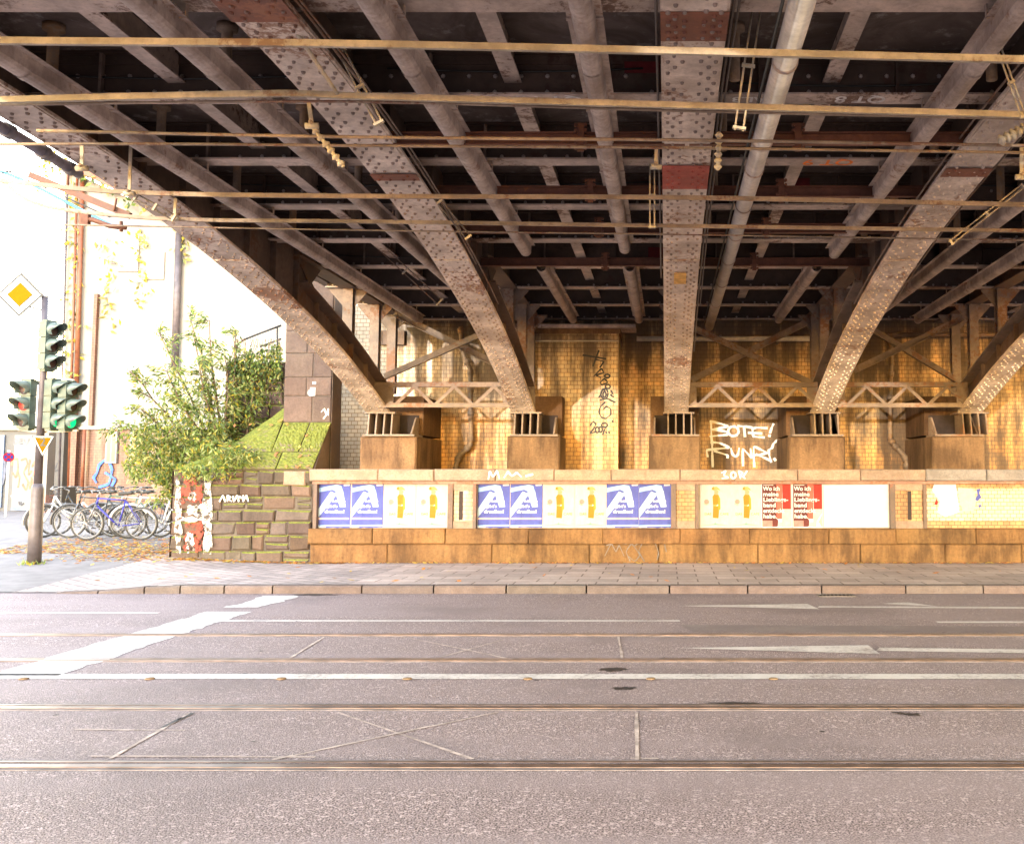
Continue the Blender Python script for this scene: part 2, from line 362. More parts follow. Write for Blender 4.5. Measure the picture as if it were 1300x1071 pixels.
def ribbon(mb, pts, w, fn, mi=0):
    """painted stroke; fn maps 2-D + proud distance to 3-D"""
    w0 = w
    if len(pts) > 2 and w > .001:
        Q = []
        for i in range(len(pts) - 1):
            p0, p1, p2, p3 = (Vector(pts[max(0, min(len(pts) - 1, i + d))][:2]) for d in (-1, 0, 1, 2)); m1 = (p2 - p0) * .22; m2 = (p3 - p1) * .22
            for k in range(4):
                u = k / 4; Q.append(p1 * (2*u**3 - 3*u*u + 1) + m1 * (u**3 - 2*u*u + u) + p2 * (-2*u**3 + 3*u*u) + m2 * (u**3 - u*u))
        pts = Q + [Vector(pts[-1][:2])]
    for i in range(len(pts) - 1):
        w = w0 * (.95 + .28 * math.sin(i * .9 + len(pts)))
        a = Vector((pts[i][0], pts[i][1], 0)); b = Vector((pts[i + 1][0], pts[i + 1][1], 0)); d = (b - a)
        if d.length < 1e-6: continue
        d.normalize(); n = Vector((-d.y, d.x, 0)) * w / 2; a = a - d * w * .35; b = b + d * w * .35
        _step[0] = (_step[0] + .00021) % .004
        mb.add([fn(p.x, p.y, _step[0]) for p in (a - n, b - n, b + n, a + n)], [(0, 1, 2, 3)], mi)
def arc(cx, cy, rx, ry=None, a0=0, a1=360, n=14):
    ry = ry or rx
    return [(cx + rx * math.cos(R(a0 + (a1 - a0) * i / n)), cy + ry * math.sin(R(a0 + (a1 - a0) * i / n))) for i in range(n + 1)]

# ------------------------------------------------------------------ ground
def gz(x, y):
    left = sstep(-7.0, -8.6, x); far = sstep(-6.4, -9.2, x)
    g = .11 * (1 - left) + left * (.012 + .10 * sstep(14.3, 17, y))
    return g + far * (.29 * sstep(16.5, 20.6, y) + .12 * sstep(21, 33, y))
def structure(o): o['kind'] = 'structure'; return o
mb = MB(); mb.add([(-600, -400, -.05), (600, -400, -.05), (600, 900, -.05), (-600, 900, -.05)], [(0, 1, 2, 3)])
structure(mb.build('ground', M['street']))
mb = MB(); mb.add([(-60, -9, 0), (60, -9, 0), (60, 14.32, 0), (-60, 14.32, 0)], [(0, 1, 2, 3)])
road = structure(mb.build('road', M['asphalt']))
def grid(name, x0, x1, y0, y1, nx, ny, mat):
    mb = MB(); vs = []; fs = []
    for j in range(ny + 1):
        for i in range(nx + 1):
            x = x0 + (x1 - x0) * i / nx; y = y0 + (y1 - y0) * j / ny; vs.append((x, y, gz(x, y)))
    for j in range(ny):
        for i in range(nx): a = j * (nx + 1) + i; fs.append((a, a + 1, a + nx + 2, a + nx + 1))
    mb.add(vs, fs); return structure(mb.build(name, mat, smooth=True))
grid('pavement', -4.6, 14, 14.30, 18.6, 20, 5, M['paving'])
grid('pavement', -9.4, -4.6, 14.30, 18.9, 30, 20, M['cobble'])
grid('side_street', -60, -9.4, 14.30, 60, 50, 60, M['street'])
grid('path', -9.4, -6.0, 18.9, 60, 10, 40, M['street'])
# kerb: one row of granite stones, sinking at the left end
mb = MB(); x = -8.7
while x < 14:
    L = random.uniform(.98, 1.28) if x > -6.2 else random.uniform(.5, .8)
    mb.tint = rtint(.85, 1.1); h0 = gz(x, 14.3) + .004; h1 = gz(x + L, 14.3) + .004; g = .011
    x0, x1 = x + g, x + L - g; yf, yb, c = 14.20, 14.40, .02
    mb.add([(x0, yf, -.02), (x1, yf, -.02), (x1, yf, h1 - c), (x0, yf, h0 - c), (x1, yf + c, h1), (x0, yf + c, h0), (x1, yb, h1), (x0, yb, h0), (x1, yb, -.02), (x0, yb, -.02)],
           [(0, 1, 2, 3), (3, 2, 4, 5), (5, 4, 6, 7), (0, 3, 5, 7, 9), (1, 8, 6, 4, 2)])
    x += L
structure(mb.build('kerb', M['kerb']))
# road markings (children of the road): flat painted sheets 4 mm above
def paint(name, polys, mat, z=.004):
    mb = MB()
    for P in polys: mb.poly([(p[0], p[1], z) for p in P])
    return mb.build(name, mat, road)
def gpx(L, z=0): return [tuple(on_z(a, b, z))[:2] for a, b in L]
def strip(x0, x1, y, w): return [(x0, y - w / 2), (x1, y - w / 2), (x1, y + w / 2), (x0, y + w / 2)]
def ragged(x0, x1, y0, y1, n=18, j=.03):
    a = [(x0 + random.uniform(-j, j), y0 + (y1 - y0) * i / n) for i in range(n + 1)]
    b = [(x1 + random.uniform(-j, j), y0 + (y1 - y0) * i / n) for i in range(n + 1)]
    return [[a[i], b[i], b[i + 1], a[i + 1]] for i in range(n)]
tag(paint('stop_line', ragged(-5.68, -5.1, 8.4, 10.44) + ragged(-5.66, -5.12, 10.6, 12.3) + ragged(-5.62, -5.15, 12.7, 13.95, 10, .06), M['roadpaint']), 'broad white stop line painted across the lane')
paint('centre_line', [strip(-14, 14, 8.36, .21)], M['roadpaint'])
Yl = on_z(600, 788, 0).y
paint('lane_line', [strip(on_z(285, 788, 0).x, on_z(863, 788, 0).x, Yl, .11)], M['roadpaint'])
paint('lane_line', [strip(on_z(1190, 790, 0).x, on_z(1500, 790, 0).x, Yl - .1, .11)], M['roadpaint'])
paint('lane_line', [strip(-14, -6.2, 12.2, .1)], M['faintpaint'])
paint('lane_arrow', [gpx([(857, 822.5), (1117, 830), (1102, 819)]), gpx([(1117, 822), (1112, 826), (1420, 831), (1420, 826)])], M['roadpaint'])
paint('lane_arrow', [gpx([(860, 769), (1040, 773), (1025, 766.5)]), gpx([(1040, 769.3), (1038, 771), (1400, 773), (1400, 771)])], M['roadpaint'])
paint('lane_arrow', [gpx([(1118, 766.2), (1190, 769.6), (1152, 764.5)])], M['roadpaint'])
def crack(L, w=.022, mat='crack'):
    mb = MB(); P = gpx(L)
    for a, b in zip(P, P[1:]):
        N = 6; pr = None
        for i in range(N):
            s0 = Vector(a).lerp(Vector(b), i / N); s1 = Vector(a).lerp(Vector(b), (i + 1) / N); d = (s1 - s0).normalized(); n = Vector((-d.y, d.x)) * w * random.uniform(.35, .65)
            _step[0] = (_step[0] + .0004) % .003
            mb.poly([(*(s0 - n), .0035 + _step[0]), (*(s1 - n), .0035 + _step[0]), (*(s1 + n), .0035 + _step[0]), (*(s0 + n), .0035 + _step[0])])
    return mb.build('sealed_crack', M[mat], road)
for L in ([(428, 904), (600, 964)], [(345, 965), (500, 932), (632, 904)], [(411, 809), (367, 836)], [(785, 808), (790, 836)], [(808, 905), (809, 965)], [(240, 906), (140, 963)], [(95, 926), (235, 927)],
          [(115, 960), (400, 961)], [(520, 810), (650, 837)], [(560, 834), (640, 812)], [(800, 963), (836, 963)], [(930, 752.5), (1300, 754)]): crack(L)
crack([(205, 924), (245, 905)], .03, 'stain')
M['repair'] = paint_mat('asphalt_repair', (0.15, 0.115, 0.117), .50, .70)
paint('repair_strip', [gpx([(862, 793), (1500, 796), (1500, 803), (880, 802)])], M['repair'], .0028)
def blot(px, py, w, d):
    c = on_z(px, py, 0); mb = MB(); pts = []
    for i in range(22):
        a = 2 * math.pi * i / 22; k = random.uniform(.55, 1.1); pts.append((c.x + math.cos(a) * w * k, c.y + math.sin(a) * d * k, .0055))
    mb.poly(pts); return mb.build('oil_stain', M['stain'], road)
for a in ((780, 850, .13, .10), (793, 874, .11, .06), (935, 893, .22, .05), (1157, 907, .08, .05), (1140, 905, .06, .03), (398, 755, .35, .12)): blot(*a)
for i in range(14):
    blot(random.uniform(30, 1290), random.uniform(780, 960), random.uniform(.012, .03), random.uniform(.012, .025))
# tram rails
for i, (py, lb) in enumerate(((806, 'tram rail nearest the far kerb, just below the thin lane line'), (838, 'tram rail just behind the broad white centre line'), (898, 'tram rail just in front of the broad white centre line'), (972, 'tram rail nearest the viewer, along the front edge of the road'))):
    Y = on_z(846, py, 0).y; t = thing('tram_rail', lb, 'tram rail', (0, Y, 0), group='grooved tram rails set in the road'); s = 1 if i % 2 else -1
    MB().box(-60, 60, -.045, .02, -.1, .008).build('rail_head', M['railsteel'], t)
    MB().box(-60, 60, .02, .062, -.1, -.02).build('groove', M['raildark'], t)
    MB().box(-60, 60, .062, .09, -.1, .006).build('guard_lip', M['railsteel'], t)
    MB().box(-60, 60, -.085, -.045, -.1, .003).box(-60, 60, .09, .12, -.1, .003).build('joint_filler', M['railseal'], t)
for px in (30, 190, 357, 517, 670, 826, 982):
    p = on_z(px, 862, 0); mb = MB()
    mb.tube([(0, 0, .004), (0, 0, .012), (0, 0, .016)], [.042, .034, .015], 10)
    o = mb.build('road_stud', plain('stud', (0.13, 0.085, 0.05), .8), None, True, (p.x, p.y, 0))
    tag(o, 'small worn brass road stud on the broad white centre line', 'road stud', 'road studs along the centre line')
# drain grate by the kerb
p = on_z(1063, 757, 0); t = thing('drain_grate', 'cast iron drain grate in the gutter beside the kerb', 'drain grate', (p.x, 14.0, 0))
mb = MB(); mb.box(-.26, .26, -.15, -.12, -.02, .008).box(-.26, .26, .12, .15, -.02, .008).box(-.26, -.23, -.12, .12, -.02, .008).box(.23, .26, -.12, .12, -.02, .008); mb.build('grate_frame', M['darkbar'], t)
mb = MB()
for i in range(8): mb.bar((-.2 + i * .055, -.119, .002), (-.17 + i * .055, .119, .002), .02, .012)
mb.build('grate_bars', M['darkbar'], t); MB().box(-.23, .23, -.12, .12, -.05, .001).build('grate_pit', M['raildark'], t)

# ------------------------------------------------------------------ bridge
bridge = thing('railway_bridge', 'riveted steel railway bridge with arched girders spanning the road overhead', 'bridge')
def zb(y): return 4.75 - .0137 * (y - 7.0) ** 2 + .02 * sstep(13, 17, y) * math.sin((y - 13) / 4 * math.pi)
FOOT = 18.66; CG = [6.55 + 1.707 * k for k in range(-4, 9)]; ZF = 4.9; ZS = 5.3
ARCH = [-5.70, -2.94, -.04, 2.73, 5.53]; FW = .46
names = ['outermost arch girder at the open left edge', 'second arch girder from the left', 'central arch girder seen head on', 'arch girder right of the white drainpipe', 'arch girder at the right edge']
def arch_pt(y, off):
    s = -2 * .0137 * (y - 7); n = Vector((0, -s, 1)).normalized(); return Vector((0, y, zb(y))) + n * off
def sweep(mb, x0, x1, ys, o0, o1, mi=0):
    vs = []; fs = []
    for y in ys:
        a = arch_pt(y, o0); b = arch_pt(y, o1)
        vs += [(x0, a.y, a.z), (x1, a.y, a.z), (x1, b.y, b.z), (x0, b.y, b.z)]
    for i in range(len(ys) - 1):
        for k in range(4): fs.append((i * 4 + k, i * 4 + (k + 1) % 4, i * 4 + 4 + (k + 1) % 4, i * 4 + 4 + k))
    n = len(ys) - 1; fs += [(0, 3, 2, 1), (n * 4, n * 4 + 1, n * 4 + 2, n * 4 + 3)]
    mb.add(vs, fs, mi)
YS = [-1 + (FOOT + 1) * i / 70 for i in range(71)]
for ai, X in enumerate(ARCH):
    g = bpy.data.objects.new('arch_girder', None); col.objects.link(g); g.parent = bridge; g['label'] = names[ai]
    xc = X + FW / 2
    mb = MB(); sweep(mb, X, X + FW, YS, 0, .03)
    sweep(mb, X + .012, X + FW - .012, [y for y in YS if y > 12.2], -.014, -.0005)          # cover plate toward the foot
    sweep(mb, X + .02, X + FW - .02, [y for y in YS if 3.5 < y < 9.3], -.012, -.0005)
    y = 2.0; k = 0
    while y < FOOT - .12:
        pl = -.014 if y > 12.3 else (-.012 if 3.5 < y < 9.2 else 0.0)
        s = -2 * .0137 * (y - 7); nr = Vector((0, s, -1))
        for u in ((.055, .165, .30, .405) if k % 2 else (.10, .36)):
            if random.random() < .05: continue
            p = arch_pt(y + random.uniform(-.012, .012), pl); mb.rivet((X + u + random.uniform(-.006, .006), p.y, p.z), nr, random.uniform(.015, .021), .022, 1)
        y += .085 if y > 12 else .10; k += 1
    mb.build('bottom_flange', [M['flange'], M['rivet'] if ai < 3 else M['flange']], g)  # rivet shadow painted as dark heads on the left arches only
    # web: solid up to the deck near the crown, a rib of constant depth toward the foot
    DEP = .55; mb = MB(); vs = []; fs = []
    for yy in YS:
        top = ZS if yy < 14.3 else zb(yy) + DEP
        for xx in (xc - .012, xc + .012): vs += [(xx, yy, zb(yy) + .028), (xx, yy, top)]
    for i in range(len(YS) - 1):
        a = i * 4; fs += [(a, a + 1, a + 5, a + 4), (a + 2, a + 6, a + 7, a + 3)]
    fs += [(0, 2, 3, 1), (len(YS) * 4 - 4, len(YS) * 4 - 3, len(YS) * 4 - 1, len(YS) * 4 - 2)]
    mb.add(vs, fs)
    for s in (-1, 1):                                                 # angles, stiffeners, rivets
        for yy in [8.26 + 1.707 * q / 2 for q in range(0, 13)]:
            if yy > FOOT - .3: continue
            top = ZS if yy < 14.3 else zb(yy) + DEP
            mb.box(xc + s * .013 if s > 0 else xc - .09, xc + .09 if s > 0 else xc - .013, yy - .012, yy + .012, zb(yy) + .03, top - .004)
        q = 4.0
        while q < FOOT - .1:
            mb.rivet((xc + s * .012, q, zb(q) + .10), (s, 0, 0), .018, .012); q += .15
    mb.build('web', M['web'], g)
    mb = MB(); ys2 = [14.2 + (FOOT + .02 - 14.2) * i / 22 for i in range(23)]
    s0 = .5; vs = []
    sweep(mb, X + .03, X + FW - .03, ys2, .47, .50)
    mb.build('top_flange', M['weblight'] if ai > 2 else M['web'], g)  # paler steel on the right arches paints in the light they catch
    mb = MB()                                                        # deep haunch plate with angle edge
    mb.bar((xc - .05, 14.3, 4.9), (xc - .05, 15.2, zb(15.2) + .5), .1, .02, (1, 0, 0)); mb.bar((xc + .05, 14.3, 4.9), (xc + .05, 15.2, zb(15.2) + .5), .1, .02, (1, 0, 0))
    for s in (-1, 1): mb.prism([(xc + s * .02, 14.25, ZS - .01), (xc + s * .02, 15.3, ZS - .01), (xc + s * .02, 15.3, ZF), (xc + s * .02, 14.7, zb(14.7) + .5), (xc + s * .02, 14.25, zb(14.3) + .3)], (s * .01, 0, 0))
    mb.build('haunch_plate', M['web'], g)
    mb = MB(); mb.box(xc - .14, xc + .14, 14.2, 20.58, ZF - .012, ZF + .012); mb.box(xc - .01, xc + .01, 14.31, 20.58, ZF + .012, ZS - .002); mb.build('spandrel_beam', M['web'], g)
    for yy in (CG[10], CG[11] - .15, CG[11] + 1.0):
        z0 = zb(min(yy, 18.4)) + .53 if yy < 18.6 else 3.3
        mb = MB(); mb.box(xc - .01, xc + .01, yy - .07, yy + .07, z0, ZF - .013); mb.box(xc - .085, xc + .085, yy - .082, yy - .07, z0, ZF - .013); mb.box(xc - .085, xc + .085, yy + .07, yy + .082, z0, ZF - .013)
        for s in (-1, 1): mb.prism([(xc + s * .086, yy - .006, ZF - .014), (xc + s * .33, yy - .006, ZF - .014), (xc + s * .33, yy - .006, ZF - .05), (xc + s * .086, yy - .006, ZF - .33)], (0, .012, 0))
        mb.build('spandrel_post', M['brace'], g)
    # foot casting
    mb = MB(); mb.box(X + .02, X + FW - .02, FOOT - .02, FOOT + .05, 2.86, 3.46); mb.build('foot_plate', M['weblight'], g)
XL, XR = -5.85, 15.0  # deck's unseen right end is placed to hold back light from that side
for k, Y in enumerate(CG):
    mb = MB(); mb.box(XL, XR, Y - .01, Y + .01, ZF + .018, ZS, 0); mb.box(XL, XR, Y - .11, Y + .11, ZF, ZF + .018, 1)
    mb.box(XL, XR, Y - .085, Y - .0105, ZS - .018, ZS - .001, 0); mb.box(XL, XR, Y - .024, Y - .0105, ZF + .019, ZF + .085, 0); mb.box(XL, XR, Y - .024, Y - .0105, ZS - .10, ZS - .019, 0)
    if Y > 3:
        x = XL + .1
        while x < 8:
            if random.random() > .06: mb.rivet((x, Y - .024, ZF + .055), (0, -1, 0), .021, .017, 2)
            if Y < 13 and random.random() > .1: mb.rivet((x, Y - .0105, ZF + .20), (0, -1, 0), .021, .017, 2)
            mb.rivet((x + .1, Y - .024, ZS - .05), (0, -1, 0), .014, .011, 0)
            x += .225
    o = mb.build('cross_girder', [M['girder'], M['girderflange'], plain('rivet_painted_shine', (0.34, 0.30, 0.28), .4, .2) if k == 0 else bpy.data.materials['rivet_painted_shine']], bridge)  # pale rivet colour paints in the shine of the heads
    if k == 5: g1 = o
    if k == 6: g2 = o
def soffit_mat():
    t = NT('deck_plate'); n = t.noise(1.4, 7, .7, None, 1.2); n2 = t.noise(5, 6, .7)
    a = t.mix(t.ramp(n, .35, .7), (0.065, 0.047, 0.038), (0.16, 0.125, 0.11)); a = t.mix(t.ramp(n2, .54, .70, 0, .6), a, (0.34, 0.31, 0.30))
    return t.out(a, .7)
MB().box(XL, XR, -4, 21.6, ZS + .001, ZS + .4).build('deck_plate', soffit_mat(), bridge)
mb = MB()
for X in (-6.02,): mb.box(X, X + .165, -4, 20.5, 5.0, 6.3)
mb.build('edge_fascia', M['weblight'], bridge)
for X in (-4.22, -1.32, 1.42, 4.25, 7.1):
    mb = MB(); mb.box(X - .012, X + .012, -4, 20.5, 5.06, ZS - .002); mb.box(X - .075, X + .075, -4, 20.5, 5.04, 5.059); mb.build('stringer', M['girderflange'], bridge)
# drain stubs beside the gutters
GUT = [-4.86, -3.42, -1.92, -.56, 2.32, 4.0, 4.95]
for X in (-4.95, -3.55, .55, 2.62, 3.85):
    for k in (4, 5, 6, 7):
        Y = CG[k] + 1.15; mb = MB(); mb.tube([(X, Y, ZS), (X, Y, ZS - .05), (X, Y, ZS - .051), (X, Y, 4.84)], [.085, .085, .045, .045], 10); mb.build('drain_stub', M['castpipe'], bridge, True)
# rusty tie struts with bolted joints between the middle girders
for k, (py, pj, pk) in enumerate(((182, 738, 1012), (248, 750, 991), (294, 761, 972), (336, 769, 957))):
    Y = on_z(740, py, 4.72).y
    for (a, b, xj) in ((ARCH[1] + FW / 2, ARCH[2] + FW / 2, on_y(pj, py, Y).x), (ARCH[2] + FW / 2, ARCH[3] + FW / 2, on_y(pk, py, Y).x)):
        mb = MB(); a2, b2 = a + .02, b - .02
        mb.box(a2, b2, Y - .008, Y + .008, 4.70, 4.80); mb.box(a2, b2, Y - .06, Y - .008, 4.69, 4.70); mb.box(a2, b2, Y - .06, Y - .008, 4.80, 4.81)
        s = mb.build('tie_strut', M['strut'], bridge)
        mb = MB(); mb.box(xj - .03, xj + .03, Y - .085, Y - .061, 4.62, 4.88)
        for dz in (-.10, -.04, .06, .11):
            for dx in (-.045, .045): mb.tube([(xj + dx, Y - .065, 4.75 + dz), (xj + dx, Y - .105, 4.75 + dz)], .016, 6)
        mb.build('bolted_joint', M['strut'], s)
# lattice beams between the arch feet, and crossed braces behind them
for (i, j) in ((0, 1), (2, 3), (3, 4)):
    a = ARCH[i] + FW * .55; b = ARCH[j] + FW * .2; Y = 18.35; mb = MB()
    mb.box(a, b, Y - .055, Y + .055, 3.33, 3.345); mb.box(a, b, Y - .055, Y - .045, 3.345, 3.42); mb.box(a, b, Y - .055, Y + .055, 2.95, 2.965); mb.box(a, b, Y - .055, Y - .045, 2.965, 3.03)
    n = 7; w = (b - a) / n
    for q in range(n):
        x0 = a + w * q; up = q % 2 == 0
        mb.bar((x0, Y - .05 + .012 * (q % 2), 3.34 if up else 2.98), (x0 + w, Y - .05 + .012 * (q % 2), 2.98 if up else 3.34), .06, .012, (0, 1, 0.001))
    mb.box(a, a + .35, Y - .03, Y - .018, 2.97, 3.34); mb.box(b - .2, b, Y - .03, Y - .018, 2.97, 3.34)
    mb.build('lattice_beam', M['brace'], bridge)
for L in (((488, 478), (625, 418), 18.75), ((500, 397), (646, 470), 19.0), ((880, 416), (1032, 487), 18.75), ((878, 482), (1022, 410), 19.0), ((1084, 470), (1222, 404), 18.75), ((1085, 405), (1214, 482), 19.0)):
    a = on_y(*L[0], L[2]); b = on_y(*L[1], L[2]); mb = MB(); mb.bar(a, b, .012, .12, (0, 0, 1)); d = (b - a).normalized(); u = Vector((0, 1, 0)).cross(d) * .06
    if u.z > 0: u = -u
    mb.bar(a + u + Vector((0, -.05, 0)), b + u + Vector((0, -.05, 0)), .10, .012, (0, 0, 1)); mb.build('cross_brace', M['brace'], bridge)
for ai in (1, 2, 3, 4):
    X = ARCH[ai] + FW
    for dx, r_, y0, y1 in ((.03, .012, 4, 12.5 if ai % 2 else 16), (.065, .009, 4, 14), (-FW - .03, .011, 4, 11 + ai)):
        MB().tube([(X + dx, y0 + (y1 - y0) * q / 14, zb(y0 + (y1 - y0) * q / 14) + .05 + .012 * random.random()) for q in range(15)], r_, 6).build('conduit', M['brace'] if ai % 2 else M['darkbar'], bridge, True)
for k in (4, 5, 6, 7, 8, 9):
    Y = CG[k]
    for X in (-4.75, -3.8, -1.95, -.75, .75, 2.05, 3.6, 4.9):
        X += random.uniform(-.12, .12); MB().box(X - .012, X + .012, Y - .075, Y - .0248, ZF + .02, ZS - .02).build('stiffener', M['girder'] if random.random() < .5 else M['brace'], bridge)
    for X0, X1 in ((-5.2, -3.1), (-2.4, -.2), (.6, 2.6), (3.3, 5.4)):
        z = ZF + random.uniform(.12, .3); MB().tube([(X0 + (X1 - X0) * q / 8, Y - .05, z - .03 * math.sin(math.pi * q / 8)) for q in range(9)], .009, 5).build('cable', M['black'], bridge, True)
# painted patches on the flanges
def flange_patch(X, y0, y1, mat, name, lab, x0=.0, x1=FW, pl=-.0185):
    mb = MB(); ys = [y0 + (y1 - y0) * i / 4 for i in range(5)]
    sweep(mb, X + x0, X + x1, ys, pl, pl + .004)
    yy = y0 + .05; k = 0
    while yy < y1 - .03 and x1 - x0 > .3:
        for u in ((.055, .165, .30, .405) if k % 2 else (.10, .36)):
            p = arch_pt(yy, pl); mb.rivet((X + u, p.y, p.z), (0, -2 * .0137 * (yy - 7), -1), .0195, .017)
        yy += .085; k += 1
    o = mb.build(name, mat, bridge); o['label'] = lab
flange_patch(ARCH[2], 9.33, 9.95, M['redpatch'], 'primer_patch', 'coral red primer patch on the central girder')
flange_patch(ARCH[2], 6.3, 6.75, M['rustpatch'], 'primer_patch', 'rust brown patch near the top of the central girder')
flange_patch(ARCH[1], 6.0, 6.45, M['rustpatch'], 'primer_patch', 'rust brown patch on the second girder from the left')
flange_patch(ARCH[1], 9.55, 9.72, M['rustpatch'], 'primer_patch', 'narrow rust band on the second girder from the left')
flange_patch(ARCH[3], 9.4, 9.62, M['rustpatch'], 'primer_patch', 'narrow rust band on the girder right of the drainpipe')
flange_patch(ARCH[2], 12.6, 13.0, M['yellowdab'], 'paint_dab', 'yellow paint dab on the central girder', .14, .30, -.0335)
for (px, py, w, h, k, lb) in ((815, 53, .30, .10, 5, 'dark red primer rectangle left of the central girder near the picture top'), (1010, 218, .34, .16, 7, 'dark red primer rectangle right of the white drainpipe'), (832, 322, .22, .2, 9, 'dark red primer square left of the central girder')):
    Y = CG[k] - .035; p = on_y(px, py, Y); z = min(max(p.z, ZF + .12), ZS - .13)
    mb = MB().box(p.x - w / 2, p.x + w / 2, Y, Y + .006, z - h / 2, z + h / 2); o = mb.build('primer_patch', M['darkred'], bridge); o['label'] = lb
def flange_text(body, px, py, size, mat, k, flip):
    vs, fs = text_mesh(body, size, .004); p = on_z(px, py, ZF); mb = MB(); Y = CG[k]
    mb.add([(p.x + (-v.x if flip else v.x), Y + (v.y - size * .35) * (1 if flip else -1), ZF - .004) for v in vs], [f[::-1] for f in fs])
    o = mb.build('chalk_mark', mat, bridge); return o
flange_text('QT 8', 1130, 117, .20, M['chalk'], 5, True)
flange_text('AL.3', 975, 117, .16, M['chalk'], 5, True)
flange_text('QT 9', 1088, 199, .24, M['orange'], 6, True)
flange_text('QT 10/3', 738, 120, .2, M['chalk'], 5, True)

# ------------------------------------------------------------------ gutters, pipe (hung below the bridge)
def gutter(X, y0, y1, label, z=4.72, r=.075, dark=False):
    t = thing('gutter_channel', label, 'gutter', (X, 0, z), group='steel gutter channels hung under the bridge'); mb = MB(); prof = []
    out = [(-.125, .085), (-r, .085)] + [(-r * math.cos(a), -r * math.sin(a) * .85) for a in [R(d) for d in range(15, 180, 25)]] + [(r, .085), (.125, .085)]
    n = len(out); th = .007
    inn = [(a * .93 if abs(a) < .1 else a, b + th) for a, b in out]
    ring = out + inn[::-1]; vs = [(a, y0, b) for a, b in ring] + [(a, y1, b) for a, b in ring]; m = len(ring); fs = [(i, (i + 1) % m, m + (i + 1) % m, m + i) for i in range(m)]
    for i in range(n - 1): fs += [(i, m - 1 - i, m - 2 - i, i + 1), (m + i, m + i + 1, 2 * m - 2 - i, 2 * m - 1 - i)]
    mb.add(vs, fs); mb.build('trough', M['gutter'], t)
    for Y in CG:
        if y0 + .1 < Y < y1 - .05 and Y > 3:
            mb = MB(); mb.bar((-.118, Y, .09), (-.118, Y, ZF - z), .03, .008, (1, 0, 0)); mb.bar((.118, Y, .09), (.118, Y, ZF - z), .03, .008, (1, 0, 0)); mb.box(-.13, .13, Y - .02, Y + .02, .072, .084)
            mb.build('hanger_strap', M['gutter'], t)
    yj = y0 + 1.4
    while yj < y1 - .6:
        mb = MB(); prof = [(a * 1.04, b * 1.0 - .006) for a, b in out[1:-1]]
        vs = [(a, yj, b) for a, b in prof] + [(a, yj + .07, b) for a, b in prof]; q = len(prof)
        mb.add(vs, [(i, i + 1, q + i + 1, q + i) for i in range(q - 1)]); mb.build('joint_collar', M['gutter'], t); yj += 2.9
for X, y0, y1, lb in ((GUT[0], 0, 19.2, 'long brown gutter channel nearest the left edge of the bridge'), (GUT[1], 0, 19.0, 'brown gutter channel just left of the second arch girder'),
                      (GUT[2], 0, 13.25, 'gutter channel ending mid-span, right of the second arch girder'), (GUT[3], 0, 13.1, 'pale gutter channel ending mid-span just left of the central girder'),
                      (GUT[4], 0, 13.4, 'gutter channel ending mid-span between the white drainpipe and the right-hand girder'), (GUT[5], 0, 19, 'dark gutter channel just right of the right-hand lit girder'), (GUT[6], 0, 19.2, 'dark gutter channel at the right edge, left of the last girder')):
    gutter(X, y0, y1, lb)
for X, lb in ((GUT[2] + .07, 'short rear gutter length behind the channel right of the second girder'), (GUT[3] + .02, 'short rear gutter length just left of the central girder'), (GUT[4] - .1, 'short rear gutter length right of the drainpipe end')):
    gutter(X, 14.35, 19.3, lb, 4.74)
t = thing('drain_pipe', 'pale grey round drainpipe slung under the deck right of the central girder', 'pipe', (.86, 0, 4.66))
MB().tube([(0, 0, 0), (0, 19.6, 0)], .088, 18).build('pipe_run', M['pipe'], t, True)
for Y in (6.9, 8.6, 9.4, 10.7, 12.0, 13.4, 15.0, 16.8):
    MB().tube([(0, Y, 0), (0, Y + .035, 0)], .097, 18).build('clip_band', M['gutter'], t, True)
MB().tube([(-.115, 0, .03), (-.115, 19.3, .03)], .012, 6).build('earth_cable', M['black'], t, True)

# ------------------------------------------------------------------ tram overhead equipment: bars and wires across the picture
def rod(name, pts, Y, r, mat, label, cat, flat=None, grp='bars and wires of the tram overhead line', extra=True):
    Q = []
    for i in range(len(pts) - 1):
        p0, p1, p2, p3 = (Vector(pts[max(0, min(len(pts) - 1, i + d))]) for d in (-1, 0, 1, 2)); n = 6
        L = (p2 - p1).length; m1 = (p2 - p0).normalized() * L; m2 = (p3 - p1).normalized() * L
        for k in range(n):
            u = k / n; Q.append(p1 * (2*u**3 - 3*u*u + 1) + m1 * (u**3 - 2*u*u + u) + p2 * (-2*u**3 + 3*u*u) + m2 * (u**3 - u*u))
    Q.append(Vector(pts[-1]))
    P = [on_y(a, b, Y) for a, b in Q]
    mb = MB()
    if flat:
        for a, b in zip(P, P[1:]): mb.bar(a, b, flat[0], flat[1], (0, 0, 1))
    else: mb.tube(P, r, 8)
    o = mb.build(name, mat, None, not flat); return tag(o, label, cat, grp)
rod('support_bar', [(-250, 47), (0, 52), (430, 56), (850, 65), (1300, 76), (1700, 86)], 6.2, 0, M['beige'], 'uppermost pale bar crossing under the girders', 'bar', (.03, .045))
rod('support_bar', [(-250, 133), (0, 127), (359, 119), (447, 122), (870, 134), (1300, 146), (1700, 157)], 7.0, 0, M['beige'], 'second pale bar from the top, slightly kinked at the second girder', 'bar', (.03, .045))
rod('support_bar', [(0, 133), (430, 129), (870, 141), (1300, 151), (1600, 158)], 7.1, .011, M['tan'], 'thin brown rod close below the second pale bar', 'bar')
rod('support_bar', [(47, 166), (440, 174), (870, 178), (1300, 185), (1650, 190)], 7.7, .014, M['tan'], 'third bar down, a thin tan tube starting at the left girder', 'bar')
